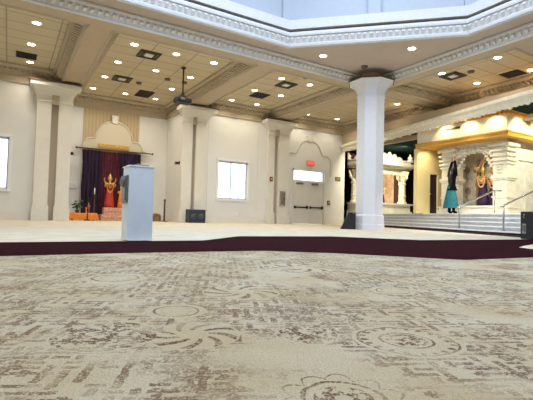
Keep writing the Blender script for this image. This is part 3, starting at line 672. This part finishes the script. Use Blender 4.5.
# wall items near the alcove
def sconce(x, y, z, dx, dy, label):
    t = thing('wall_sconce', (x, y, z), label, 'wall light')
    b = MB().box(x-.05, x+.05, y-.05, y+.05, z-.09, z+.09); b.build('bracket', BLACK, t)
    MB().tube([(x+dx*.05, y+dy*.05, z), (x+dx*.28, y+dy*.28, z-.03)], .07, 10, radii=[.06, .09]).build('spotlight_head', BLACK, t)
sconce(2.66, 24.42, 3.5, .3, -1, 'small black spotlight on the wall beside the plum drape')
sconce(7.88, 21.95, 3.22, -1, 0, 'small black lit sconce on the alcove return wall')
l = bpy.data.lights.new('sconce_glow', 'POINT'); l.energy = 9; l.color = (1, .75, .42); l.shadow_soft_size = .05
o = bpy.data.objects.new('sconce_glow', l); COL.objects.link(o); o.location = (7.6*U, 21.95*U, 3.2*U)
t = thing('wall_notice', (2.9, 24.45, 1.84), 'small white notice box on the wall left of altar curtain', 'notice box')
pn = MB().box(2.68, 3.10, 24.36, 24.5, 1.68, 1.98).build('panel', WHITE, t); MB().box(2.72, 3.06, 24.35, 24.36, 1.74, 1.92).build('screen', mat('notice_paper', (0.7, 0.7, 0.66), .7), pn)
# stanchion with rope, small stool
t = thing('rope_stanchion', (7.42, 22.9, 0), 'dark brown stanchion post with slack rope in front of alcove', 'stanchion')
MB().lathe((7.42, 22.9, 0), [(.20, 0), (.20, .03), (.04, .06)], 16).build('base', BROWN, t)
MB().lathe((7.42, 22.9, 0), [(.045, .05), (.045, 1.12), (.07, 1.14), (.06, 1.22), (.01, 1.25)], 12).build('post', BROWN, t)
MB().tube([(7.42-.15*k, 22.9, 1.1-.5*math.sin(k/9*PI/2)) for k in range(10)], .018, 6).build('rope', TRIM, t)
t = thing('arched_stool', (6.98, 22.9, 0), 'low brown arched box on floor beside the stanchion', 'stool')
MB().prism([(6.72, 0), (7.2, 0), (7.2, .28)] + [(6.96+.24*math.cos(a), .28+.16*math.sin(a)) for a in [PI*k/8 for k in range(1, 8)]] + [(6.72, .28)], 22.75, 23.1, 'y').build('body', mat('tan_brown', (0.30, 0.18, 0.09), .6), t)
MB().tube([(6.80, 22.73, .06), (6.80, 22.73, .26), (6.96, 22.73, .36), (7.12, 22.73, .26), (7.12, 22.73, .06)], .02, 6).build('arch_trim', BROWN, t)
# floor speaker box by the pilaster
t = thing('floor_speaker', (8.45, 21.0, 0), 'dark grey blue speaker box on floor against the twin pilasters', 'speaker')
MB().box(7.98, 8.96, 20.72, 21.12, 0, .70).build('cabinet', SPEAKG, t, bevel=.03)
b = MB(); b.box(8.04, 8.90, 20.69, 20.72, .06, .64); gr = b.build('grille', mat('speaker_cloth', (0.05, 0.065, 0.085), .9), t)
for x in (8.27, 8.68): MB().tube([(x, 20.69, .34), (x, 20.66, .34)], .16, 18).build('cone', mat('cone_grey', (0.065, 0.08, 0.10), .6), gr)

# ------------------------------------------------------------------ things on the wall by the doors
t = thing('exit_sign', (16.38, YW-.1, 3.9), 'glowing red exit sign above the double doors', 'exit sign')
MB().box(16.10, 16.66, YW-.14, YW-.02, 3.72, 4.06).build('housing', EXITW, t)
fc = bpy.data.curves.new('exit_letters', 'FONT'); fc.body = 'EXIT'; fc.size = .26*U; fc.align_x = 'CENTER'; fc.align_y = 'CENTER'; fc.extrude = .008*U
fo = bpy.data.objects.new('exit_letters', fc); COL.objects.link(fo)
dg = bpy.context.evaluated_depsgraph_get(); dg.update(); me = bpy.data.meshes.new_from_object(fo.evaluated_get(dg)); bpy.data.objects.remove(fo)
lo = bpy.data.objects.new('lettering', me); COL.objects.link(lo); me.materials.clear(); me.materials.append(EXITR); lo.parent = t; lo.rotation_euler = (PI/2, 0, 0); lo.location = (0, -.055*U, -.01*U)
t = thing('extinguisher_cabinet', (14.1, YW-.3, 1.2), 'tall grey steel fire cabinet on pilaster by the doors', 'fire cabinet')
MB().box(13.92, 14.32, YW-.36, YW-.28, 1.08, 1.98).build('frame', CHROME, t); MB().box(13.99, 14.25, YW-.37, YW-.36, 1.16, 1.90).build('pane', GREYMET, t); MB().box(14.21, 14.24, YW-.40, YW-.37, 1.45, 1.60).build('handle', BLACK, t)
for x, z, w, h, m, lb, cat in ((13.3, 2.66, .09, .13, mat('alarm_red', (.22, .03, .03), .5), 'small dark red fire alarm pull on the pilaster', 'alarm'),
                          (17.98, 1.42, .10, .14, mat('switch_maroon', (.10, .05, .06), .5), 'small dark card reader on the wall beside the door', 'card reader')):
    y1 = YW-.28 if x < 14 else YW
    tt = thing('wall_alarm' if cat == 'alarm' else 'card_reader', (x, y1, z), lb, cat)
    hs = MB().box(x-w, x+w, y1-.06, y1, z-h, z+h).build('housing', m, tt); MB().box(x-w*.5, x+w*.5, y1-.075, y1-.06, z-h*.2, z+h*.3).build('button', WHITE, hs)
t = thing('wall_plaque', (18.75, YW-.03, 3.05), 'small brown plaque on wall between doors and shrine stairs', 'plaque')
MB().box(18.52, 18.96, YW-.04, YW, 2.92, 3.18).build('board', mat('plaque_brown', (.20, .14, .07), .5), t); MB().box(18.58, 18.90, YW-.05, YW-.04, 2.98, 3.12).build('inlay', mat('plaque_inlay', (.30, .24, .13), .5), t)
t = thing('wall_outlet', (14.95, YW, 1.75), 'small white switch plate left of the double doors', 'switch')
MB().box(14.86, 14.98, YW-.03, YW, 1.64, 1.86).build('plate', WHITE, t)
for x in (11.2,):
    t = thing('wall_outlet', (x, YW, .55), 'small white outlet plate on wall below the middle window', 'outlet'); MB().box(x-.06, x+.06, YW-.025, YW, .45, .62).build('plate', WHITE, t)

# ------------------------------------------------------------------ stairs, stage
L0 = Vector((14.1, 7.5)); DIR = Vector((.404, .915)).normalized(); NRM = Vector((.915, -.404)).normalized()
def line(s, off): p = L0 + DIR*s + NRM*off; return (p.x, p.y)
SA, SB = -12.0, 14.6
st = thing('marble_stairs', (17, 13, 0), 'wide flight of white marble steps rising to the shrines', 'stairs')
RH = .16
struct(MB().prism([line(SA, -.14), line(SB, -.14), line(SB, 0), line(SA, 0)], 0, .07).build('trim_step_strip', STEPD))
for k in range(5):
    x = MB().prism([line(SA, k*.3), line(SB, k*.3), line(SB, (k+1)*.3), line(SA, (k+1)*.3)], 0, RH*(k+1)-.045).build('step', mat('riser_shade_marble', (0.56, 0.60, 0.64), .4, noise=.15, nscale=5) if k else STEPD, st)  # darker riser colour paints in the shadow lines below the treads
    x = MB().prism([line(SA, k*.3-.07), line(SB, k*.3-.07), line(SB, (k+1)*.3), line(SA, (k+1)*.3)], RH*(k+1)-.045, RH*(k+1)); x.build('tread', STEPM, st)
struct(MB().prism([line(SA, 1.5), line(SB, 1.5), (20.3, 23.3), (30, 23.3), (30, -11), (12, -11)], 0, .8).build('floor_stage', STEPM))
# slanting stone header along the stage front with a scalloped lower edge
H0, H1 = Vector((19.02, 21.45)), Vector((15.35, 3.5)); hd = (H1-H0); HL = hd.length; hd /= HL; hn = Vector((hd.y, -hd.x))
if hn.x < 0: hn = -hn
def hp(s, off, z): p = H0 + hd*s + hn*off; return (p.x, p.y, z)
b = MB(); N = 74
prof = [(0.0, 4.97), (0.0, 5.14), (-.10, 5.22), (-.10, 5.36), (.13, 5.36), (.13, 4.97)]
vs = [hp(s, o_, z) for s in (0, HL) for o_, z in prof]; m = len(prof)
b.add(vs, [(i, (i+1) % m, m+(i+1) % m, m+i) for i in range(m)] + [tuple(range(m)), tuple(range(2*m-1, m-1, -1))])
for k in range(N):
    s0 = HL*k/N; s1 = HL*(k+1)/N; dr = .07+.04*(k % 3 == 0)
    q = [(s0, 4.97), (s0+.03, 4.97-dr*.6), ((s0+s1)/2, 4.97-dr), (s1-.03, 4.97-dr*.6), (s1, 4.97)]
    vs = [hp(s, .02, z) for s, z in q] + [hp(s, .11, z) for s, z in q]
    b.add(vs, [(0, 1, 2, 3, 4), (9, 8, 7, 6, 5)] + [(i, i+5, i+6, i+1) for i in range(4)])
struct(b.build('trim_carved_header', mat('header_stone', (0.86, 0.82, 0.68), .6, noise=.1, nscale=8, bump=.4, bscale=18)))
b = MB(); vs = [hp(0, .1, 5.3), hp(HL, .1, 5.3), (XW, H1.y, 6.06), (XW, H0.y, 6.06), hp(0, .1, 5.36), hp(HL, .1, 5.36), (XW, H1.y, 6.12), (XW, H0.y, 6.12)]
b.add(vs, [(0, 1, 2, 3), (7, 6, 5, 4), (0, 4, 5, 1), (1, 5, 6, 2), (2, 6, 7, 3), (3, 7, 4, 0)])
struct(b.build('trim_header_soffit', BEAM))

# stair handrails
def handrail(s, label, n=2):
    a = line(s, 0.02); c = line(s, 1.55)
    t = thing('stair_handrail', (a[0], a[1], 0), label, 'handrail', 'steel stair handrails')
    MB().tube([(a[0], a[1], RH+.005), (a[0], a[1], 1.02)], .03, 8).lathe((a[0], a[1], RH), [(.07, 0), (.07, .03)], 10).build('post', GREYMET, t)
    MB().tube([(c[0], c[1], .8), (c[0], c[1], 1.72)], .025, 8).lathe((c[0], c[1], .8), [(.07, 0), (.07, .03)], 10).build('post', CHROME, t)
    e = line(s, 1.85); g = line(s, -.08)
    MB().tube([(g[0], g[1], 1.0), (a[0], a[1], 1.03), (c[0]-.1*NRM.x, c[1]-.1*NRM.y, 1.70), (c[0], c[1], 1.73), (e[0], e[1], 1.73)] if n == 2 else [(g[0], g[1], 1.0), (a[0], a[1], 1.03), (c[0], c[1], 1.75)], .032, 8).build('rail', CHROME, t)
handrail(3.05, 'slender steel handrail on steps below the reaching woman')
handrail(.5, 'slender steel handrail on steps beside the black amplifier case')

# ------------------------------------------------------------------ upper lit box with gold trim above the carved shrine
UX, UY0, UY1 = 17.9, 9.8, 14.4
t = thing('shrine_canopy', (20, 12, 4.2), 'cream lit canopy box with gold bottom band over the carved shrine', 'canopy')
MB().box(UX, 24, UY0, UY1, 4.36, 5.05).build('fascia', mat('cream_fascia', (0.86, 0.80, 0.62), .6), t)
MB().box(UX-.08, 24, UY0-.08, UY1+.05, 4.14, 4.36).box(UX-.12, 24, UY0-.12, UY1+.05, 4.30, 4.36).build('gold_band', GOLDP, t)
b = MB(); b.box(UX-.1, 24, UY0-.1, UY1, 5.05, 5.10).box(UX-.22, 24, UY0-.22, UY1, 5.17, 5.25)
k = 0
y = UY0-.15
while y < UY1: b.box(UX-.18, UX, y, y+.09, 5.08, 5.19); y += .17
x = UX
while x < 23.5: b.box(x, x+.09, UY0-.18, UY0, 5.08, 5.19); x += .17
b.build('cornice', mat('orange_gilt', (0.80, 0.38, 0.06), .5, .1), t)
MB().box(UX-.03, UX, 11.98, 12.75, 4.80, 4.90).build('air_slot', mat('slot_olive', (.09, .08, .04), .6), t)
MB().box(UX-.06, UX, 11.42, 11.56, 4.84, 4.98).build('small_fixture', mat('fixture_brass', (.45, .33, .12), .5), t)
# cove spots washing the canopy; later calls are unseen spots added as fill
def wash(x, y, z, tx, ty, tz, e, sz=70, col=(1.0, .80, .45)):
    l = bpy.data.lights.new('cove_or_fill_spot', 'SPOT'); l.energy = e; l.color = col; l.spot_size = math.radians(sz); l.spot_blend = .6; l.shadow_soft_size = .008
    o = bpy.data.objects.new('cove_or_fill_spot', l); COL.objects.link(o); o.location = Vector((x, y, z))*U
    o.rotation_euler = (Vector((tx, ty, tz))-Vector((x, y, z))).to_track_quat('-Z', 'Y').to_euler()
for y in (10.3, 11.5, 12.7, 13.8): wash(UX-.36, y, 4.98, UX+.1, y, 4.5, 22, 130)
for x in (18.7, 20.2): wash(x, UY0-.5, 5.15, x, UY0+.1, 4.3, 16, 95)
t = copy_thing(proto, (17.3, 8.75, 5.24), 'round lit downlight in the dark teal ceiling over the stage')
# yellow wall with doorway beside the shrine
struct(MB().box(17.9, 18.95, 14.4, 14.6, .8, 4.14).box(19.62, 21.5, 14.4, 14.6, .8, 4.14).box(18.95, 19.62, 14.4, 14.6, 2.9, 4.14).build('wall_yellow', YELLOW))
d = struct(MB().box(18.95, 19.62, 14.5, 14.56, .8, 2.9).build('door_3', DUSTY)); MB().ball((19.05, 14.46, 1.85), .04).build('door_handle', GOLD, d)
wash(18.3, 13.75, 4.05, 18.7, 14.6, 2.2, 30, 140)  # added spot without a fixture, brightens the yellow wall

# ------------------------------------------------------------------ carved marble shrine (big one)
SX, SY0, SY1 = 18.6, 10.19, 13.45
t = thing('carved_shrine', (20.4, 11.8, .8), 'large carved cream marble shrine under the gold banded canopy', 'shrine')
def pillar(b, x0, x1, y0, y1, z0, z1, bands):
    b.box(x0, x1, y0, y1, z0, z1)
    for z, h, e in bands:
        b.box(x0-e, x1+e, y0-e, y1+e, z, z+h)
BANDS = [(.8, .18, .14), (.98, .12, .09), (1.10, .06, .13), (1.55, .06, .05), (2.35, .07, .05), (2.42, .10, .08), (2.52, .05, .04), (3.05, .07, .06), (3.2, .08, .09), (3.4, .08, .09), (3.62, .1, .11), (3.85, .14, .14)]
for y0, y1 in ((12.72, SY1), (SY0, 10.82)):
    b = MB(); pillar(b, SX, SX+.68, y0, y1, .8, 4.14, BANDS)
    for k in range(5):
        z = 1.2+k*.22; b.ball((SX-.01, (y0+y1)/2, z), .07, .5, 1, 1, n=8, m=5)
    for k in range(3): b.ball((SX-.01, (y0+y1)/2, 2.7+.13*k), .09, .5, 1.6, .6, n=8, m=5)
    b.build('pillar', CARVE, t)
MB().box(SX+.1, 24, SY0+.08, SY0+.3, .8, 4.14).box(SX+.68, 24, SY0+.02, SY0+.1, 1.0, 1.1).box(SX+.9, 24, SY0+.02, SY0+.1, 3.3, 3.4).box(20.2, 20.25, SY0+.04, SY0+.1, 1.1, 3.3).box(22, 22.05, SY0+.04, SY0+.1, 1.1, 3.3).build('side_wall', MARBLE, t)
MB().box(SX+.05, 20.6, 10.82, 12.72, .8, 1.12).box(SX-.02, 20.6, 10.82, 12.72, 1.12, 1.2).build('plinth', MARBLE, t)
MB().box(19.9, 20.1, 10.3, 13.45, 1.2, 4.14).build('back_panel', NICHE, t)
for (y, z) in ((12.9, 3.05), (12.85, 2.0), (12.25, 3.35), (12.3, 2.3)):
    b = MB()
    for k in range(7):
        a = k*2*PI/7; b.ball((19.88, y+.10*math.cos(a), z+.12*math.sin(a)), .075, .4, 1, 1, n=8, m=5)
    b.ball((19.86, y, z), .06, n=8, m=5)
    b.tube([(19.88, y, z-.10), (19.88, y+.06, z-.35), (19.88, y-.05, z-.5)], .025, 6)
    b.build('flower_relief', mat('relief_brown', (0.27, 0.22, 0.15), .7), t)
# cusped arch between the pillars
b = MB(); n = 40; yc = (10.82+12.72)/2; hw = (12.72-10.82)/2
low = []
for i in range(n+1):
    u = -1+2*i/n; zz = 3.30+.48*math.sqrt(max(0, 1-u*u)) - .09*abs(math.sin(u*PI*3.5)); low.append((yc+hw*u, zz))
for k, (xx0, xx1) in enumerate(((SX+.05, SX+.35),)):
    b.prism(low + [(12.72, 4.14), (10.82, 4.14)], xx0, xx1, 'x')
for i in range(0, n+1, 2):
    y, z = low[i]; b.ball((SX+.05, y, z+.10), .075, .7, 1, 1, n=8, m=5); b.ball((SX+.05, y, z+.24), .045, .7, 1.4, 1, n=8, m=5)
for k in range(9): b.tube([(SX+.02, 10.95+k*.2+.07*math.cos(q*.8), 3.93+.07*math.sin(q*.8)) for q in range(8)], .022, 6)
b.build('cusped_arch', CARVE, t)
# hanging swags of foliage brackets at the pillars
for y, s in ((12.66, -1), (10.88, 1)):
    b = MB()
    for k in range(5): b.ball((SX+.12, y+s*(.05+.09*k), 3.02+.15*k), .11-.008*k, .9, 1, .9, n=8, m=5)
    b.build('bracket', CARVE, t)
# inner niche arch
b = MB(); inner = [(11.0, 1.2), (11.0, 2.9)] + [(11.62+.55*math.cos(a), 2.95+.62*math.sin(a)) for a in [PI-PI*k/14 for k in range(15)]] + [(12.24, 2.9), (12.24, 1.2)]
inner = [(p[0], p[1]) for p in inner]
b.tube([(19.78, y, z) for y, z in inner], .09, 8); b.tube([(19.74, y, z*1.0+.0) for y, z in [(11.12, 1.2), (11.12, 2.9)] + [(11.62+.44*math.cos(a), 2.93+.5*math.sin(a)) for a in [PI-PI*k/14 for k in range(15)]] + [(12.12, 2.9), (12.12, 1.2)]], .05, 8)
b.build('inner_arch', mat('arch_brown', (0.30, 0.20, 0.12), .6), t)
wash(19.0, 11.8, 4.0, 19.4, 11.5, 1.5, 22, 120)
a = idol((19.15, 11.60, 1.2), 'gold faced deity statue with purple robe and pink garlands in carved shrine', 1.98, GOLD, PINKC, arms4=False, aw=.78, lower=PURPLE)
c = idol((19.2, 11.10, 1.2), 'dark faced garlanded deity statue beside the shrine pillar', 1.85, PINKC, PINKC, arms4=False, aw=.62, lower=PURPLE, body=mat('dark_stone_skin', (0.03, .02, .02), .4))
for o in (a, c): o.rotation_euler = (0, 0, -PI/2)
# halo discs carried by the shrine statue
tag(MB().tube([(19.32, 12.05, 2.95), (19.36, 12.05, 2.95)], .17, 18).tube([(19.33, 12.05, 3.0), (19.33, 12.05, 2.3)], .02, 6).tube([(19.33, 12.05, 2.3), (19.33, 12.05, 1.2)], .02, 6).build('ceremonial_fan', mat('fan_brown', (.30, .17, .07), .6), org=(19.33, 12.05, 1.2)), 'round brown ceremonial fan on stick beside the gold faced statue', 'fan')

# ------------------------------------------------------------------ pavilion shrine behind the column
PX, PY, PZ = 20.65, 20.36, .8
PE, PN = 24.6, 22.55
t = thing('marble_pavilion', (22.5, 21.5, .8), 'small open marble pavilion shrine behind the white column', 'shrine')
MB().box(PX-.1, PE+.1, PY-.1, PN+.1, .8, 1.0).box(PX, PE, PY, PN, 1.0, 1.45).box(PX-.12, PE+.14, PY-.12, PN+.12, 1.45, 1.56).build('plinth', MARBLE, t)
for x, y in ((PX+.1, PY+.08), (PE-.72, PY+.08), (PX+.1, PN-.55)):
    b = MB(); cxp, cyp = x+.25, y+.25
    b.lathe((cxp, cyp, 1.56), [(.34, 0), (.34, .12), (.26, .18), (.25, .5), (.30, .55), (.24, .62), (.23, 1.35), (.30, 1.42), (.25, 1.5), (.25, 1.85), (.36, 1.98), (.32, 2.08), (.44, 2.35)], 8, rot=PI/8, smooth=False)
    for dx, dy in ((.35, 0), (-.35, 0), (0, .35), (0, -.35)):
        b.tube([(cxp+dx*.6, cyp+dy*.6, 3.2), (cxp+dx*1.1, cyp+dy*1.1, 3.45), (cxp+dx*1.5, cyp+dy*1.5, 3.85)], .09, 6)
        b.ball((cxp+dx*1.2, cyp+dy*1.2, 3.42), .10, n=7, m=5)
    b.build('pillar', CARVE, t)
b = MB()
def cusp(u): return 3.55-.0+.18*math.sqrt(max(0, 1-u*u))-.12*abs(math.sin(u*PI*3))
lw = [(PX+.5+(PE-PX-1.1)*i/30, cusp(-1+2*i/30)) for i in range(31)]
b.prism(lw + [(PE-.4, 4.0), (PX+.3, 4.0)], PY+.15, PY+.45, 'y')
lw = [(PY+.5+(PN-PY-.9)*i/30, cusp(-1+2*i/30)) for i in range(31)]
b.prism(lw + [(PN-.2, 4.0), (PY+.3, 4.0)], PX+.15, PX+.45, 'x')
for i in range(8): b.ball((PX+.7+i*.42, PY+.15, 3.62), .09, n=8, m=5)
b.build('cusped_arch', CARVE, t)
b = MB()
def slab(e0, e1, z0, z1):
    vs = [(PX-e0, PY-e0, z0), (PE+e0, PY-e0, z0), (PE+e0, PN+e0, z0), (PX-e0, PN+e0, z0), (PX-e1, PY-e1, z1), (PE+e1, PY-e1, z1), (PE+e1, PN+e1, z1), (PX-e1, PN+e1, z1)]
    b.add(vs, [(0, 3, 2, 1), (4, 5, 6, 7), (0, 1, 5, 4), (1, 2, 6, 5), (2, 3, 7, 6), (3, 0, 4, 7)])
slab(.05, .15, 4.0, 4.15); slab(.42, .46, 4.15, 4.23); slab(.46, .10, 4.23, 4.42); slab(.05, .0, 4.42, 4.55); slab(.12, .12, 4.55, 4.62)
b.build('cornice', MARBLE, t)
for x, y in ((PX, PY), (PE-.05, PY), (PX, PN), (PE-.05, PN)):
    MB().lathe((x, y, 4.62), [(.24, 0), (.22, .08), (.10, .14), (.20, .22), (.14, .34), (.05, .40), (.07, .45), (.01, .55)], 10).build('finial', CARVE, t)
b = MB()
for x, h in ((21.6, .22), (22.1, .40), (22.6, .50), (23.1, .40), (23.6, .22)): b.ball((x, PY+.15, 4.66), .3, 1, .5, h/.3, n=10, m=6)
b.build('crest', CARVE, t)
b = MB()
for y, h in ((21.0, .25), (21.45, .4), (21.9, .25)): b.ball((PX+.15, y, 4.66), .26, .5, 1, h/.26, n=10, m=6)
b.build('crest', CARVE, t)
MB().lathe((22.5, 21.4, 4.62), [(.5, 0), (.5, .1), (.42, .3), (.15, .42), (.05, .5)], 16).build('dome', CARVE, t)
MB().box(21.0, PE-.1, PN-.2, PN-.1, 1.56, 4.0).box(PE-.2, PE-.1, 21.7, PN-.2, 1.56, 4.0).build('back_panel', mat('pinkish_panel', (0.52, 0.40, 0.33), .7, noise=.25, nscale=5), t)
MB().box(PE-.2, PE-.1, 20.95, 21.7, 1.56, 4.0).build('dark_panel', DUSTY, t)
wash(21.8, 18.3, 5.1, 22.6, 20.4, 4.0, 260, 120, (1, .92, .68)); wash(22.4, 20.9, 3.9, 23.4, 22, 2.0, 150, 150)  # unseen spots added to brighten the pavilion cornice and interior
a = idol((22.75, 21.3, 1.56), 'gold headed deity statue with red dress inside the marble pavilion', 1.55, RED, PINKC, arms4=False, lower=PURPLE)
# unseen fill spots added to brighten the pavilion, shrine, steps and yellow wall
wash(19.6, 18.7, 5.1, 21.6, 20.6, 3.2, 380, 130, (1, .88, .6)); wash(15.0, 14.6, 6.2, 21.5, 20.4, 2.0, 500, 24, (1, .9, .66))
wash(14.5, 11.0, 6.2, 18.7, 11.3, 2.0, 430, 36, (1, .92, .66)); wash(18.6, 7.9, 5.1, 19.3, 10.2, 2.0, 230, 110, (1, .92, .66)); wash(20.6, 7.9, 5.1, 20.8, 10.2, 2.0, 200, 110, (1, .92, .66)); wash(12.6, 7.4, 6.6, 15.8, 10.3, .4, 650, 60, (1, .97, .9)); wash(14.5, 11.5, 6.2, 18.9, 14.4, 2.0, 420, 24, (1, .9, .6))

# ------------------------------------------------------------------ woman reaching up beside the shrine pillar
WX, WY = 17.45, 12.08
t = thing('person', (WX, WY, .8), 'woman in black top and teal skirt reaching both arms up beside the shrine pillar', 'person')
s = 1.24   # height 1.7 m in plan units is about 2.18
def w(x, y, z, r, r2=None):
    # figure turned: its own +y (front) looks toward the shrine (+X); its left hand is +Y
    X, Y = y, x
    return (X*s, Y*s, z*s, r*s) if r2 is None else (X*s, Y*s, z*s, r*s, r2*s)
pts = [w(0, 0, .92, .125, .10), w(0, .01, 1.08, .095, .08), w(0, .02, 1.25, .12, .095), w(0, .02, 1.40, .13, .085), w(0, .03, 1.47, .05), w(0, .05, 1.56, .075, .085), w(0, .05, 1.64, .078),
       w(.12, .03, 1.42, .055), w(.11, .06, 1.68, .042), w(.06, .09, 1.90, .034), w(.05, .10, 1.97, .030),
       w(-.12, .03, 1.42, .055), w(-.11, .05, 1.68, .042), w(-.05, .09, 1.92, .034), w(-.04, .10, 2.0, .030),
       w(.085, 0, .82, .09), w(.09, .01, .48, .062), w(.09, -.01, .10, .042), w(.09, .10, .04, .040),
       w(-.085, 0, .82, .09), w(-.09, .01, .48, .062), w(-.09, -.01, .10, .042), w(-.09, .10, .04, .040)]
ed = [(0, 1), (1, 2), (2, 3), (3, 4), (4, 5), (5, 6), (3, 7), (7, 8), (8, 9), (9, 10), (3, 11), (11, 12), (12, 13), (13, 14), (0, 15), (15, 16), (16, 17), (17, 18), (0, 19), (19, 20), (20, 21), (21, 22)]
# palms and five fingers on each raised hand, joined to the wrists
for wrist, sx_ in ((10, .05), (14, -.04)):
    bx, by, bz = sx_, .105, (2.03 if wrist == 10 else 2.06)
    n = len(pts); pts.append(w(bx, by, bz, .030, .016)); ed.append((wrist, n))
    for k, (fx, L) in enumerate(((-.028, .060), (-.010, .075), (.010, .070), (.028, .052))):
        m_ = len(pts); pts.append(w(bx+fx, by+.004, bz+.035, .0085)); pts.append(w(bx+fx*1.1, by+.02, bz+.035+L*.6, .0078)); pts.append(w(bx+fx*1.1, by+.045, bz+.035+L*.9, .0065)); ed += [(n, m_), (m_, m_+1), (m_+1, m_+2)]
    m_ = len(pts); th = -.045 if wrist == 14 else .045
    pts.append(w(bx+th, by+.015, bz+.0, .010)); pts.append(w(bx+th*1.3, by+.035, bz+.03, .008)); ed += [(n, m_), (m_, m_+1)]
skin('body', pts, ed, SKIN, t, lv=1)
def wl(prof, n, sx, sy, m, name, cx=0, cy=0, wob=0):
    b = MB(); b.lathe((WX+cx*s, WY+cy*s, .8), [(r*s, z*s) for r, z in prof], n, sx, sy, cap=False)
    if wob: b.v = [(WX+cx*s+(x-WX-cx*s)*(1+wob*math.sin(7*math.atan2(y-WY, x-WX))), WY+cy*s+(y-WY-cy*s)*(1+wob*math.sin(7*math.atan2(y-WY, x-WX))), z) for x, y, z in b.v]
    return b.build(name, m, t)
wl([(.29, .20), (.265, .35), (.22, .6), (.165, .85), (.14, 1.0), (.12, 1.06)], 24, .80, 1.0, TEALC, 'skirt', cy=.02, wob=.06)
wl([(.20, .86), (.165, .93), (.125, 1.06), (.13, 1.22), (.155, 1.36), (.12, 1.45), (.055, 1.49)], 20, .80, 1.05, BLOUSE, 'blouse', cx=.01)
for sgn, el, wr in ((1, (.11, .06, 1.68), (.055, .092, 1.94)), (-1, (-.11, .05, 1.68), (-.045, .095, 1.97))):
    p0 = (sgn*.12, .03, 1.40)
    MB().tube([(WX+p[1]*s, WY+p[0]*s, .8+p[2]*s) for p in (p0, el, wr)], .06, 10, radii=[.085*s, .062*s, .048*s]).build('sleeve', BLOUSE, t)
MB().ball((WX+.03*s, WY, .8+1.62*s), .10*s, 1, .95, 1.1, n=14, m=9).tube([(WX-.03*s, WY, .8+1.62*s), (WX-.08*s, WY+.01, .8+1.45*s), (WX-.11*s, WY, .8+1.2*s), (WX-.10*s, WY-.01, .8+1.0*s)], .06, 10, radii=[.09*s, .085*s, .075*s, .03*s]).build('hair', HAIR, t)
for sgn in (1, -1): MB().ball((WX+.125*s, WY+sgn*.032*s, .8+1.585*s), .011*s, n=6, m=4).build('eye', BLACK, t)
MB().box(WX+.132*s, WX+.138*s, WY-.02*s, WY+.02*s, .8+1.525*s, .8+1.533*s).build('mouth', RED, t)
for sgn in (1, -1): MB().tube([(WX-.01*s, WY+sgn*.09*s, .8+.34*s), (WX-.01*s, WY+sgn*.09*s, .8+.06*s), (WX+.03*s, WY+sgn*.09*s, .8+.045*s), (WX+.14*s, WY+sgn*.095*s, .8+.04*s)], .05, 10, radii=[.065*s, .055*s, .052*s, .042*s]).build('boot', BLOUSE, t)

# ------------------------------------------------------------------ black wedge monitor and amplifier case
t = thing('stage_monitor', (12.05, 12.95, 0), 'black wedge shaped floor speaker leaning beside the white column base', 'speaker')
b = MB(); a0 = Vector((11.86, 13.35)); a1 = Vector((12.25, 12.88)); dd = Vector((.6, .8))*.28
q = [(a0.x, a0.y, 0), (a1.x, a1.y, 0), (a1.x, a1.y, .70), (a1.x-.2, a1.y+.2, .70)]
vs = q + [(x+dd.x, y+dd.y, z) for x, y, z in q]; b.add(vs, [(0, 1, 2, 3), (7, 6, 5, 4), (0, 4, 5, 1), (1, 5, 6, 2), (2, 6, 7, 3), (3, 7, 4, 0)]); b.build('cabinet', BLACK, t)
MB().tube([(a1.x-.13, a1.y+.03, .66), (a1.x-.02, a1.y-.08, .66), (a1.x-.02, a1.y-.08, .4)], .015, 6).build('handle', GREYMET, t)
bx, by = 12.42, 6.42
t = thing('amplifier_case', (bx, by, 0), 'black equipment case with grey socket plate on far carpet edge', 'equipment case')
MB().box(bx, bx+.75, by-.75, by, .014, .78).build('case', BLACK, t, bevel=.02)
sp = MB().box(bx-.012, bx, by-.16, by-.05, .16, .44).build('socket_plate', GREYMET, t)
MB().box(bx-.02, bx-.012, by-.14, by-.12, .22, .40).box(bx-.02, bx-.012, by-.09, by-.07, .22, .40).build('sockets', BLACK, sp)
MB().tube([(bx-.01, by-.12, .60), (bx-.05, by-.12, .61), (bx-.05, by-.12, .70), (bx-.01, by-.12, .72)], .012, 6).build('handle', CHROME, t)

for o in bpy.data.objects:
    if '_org' in o.keys(): del o['_org']
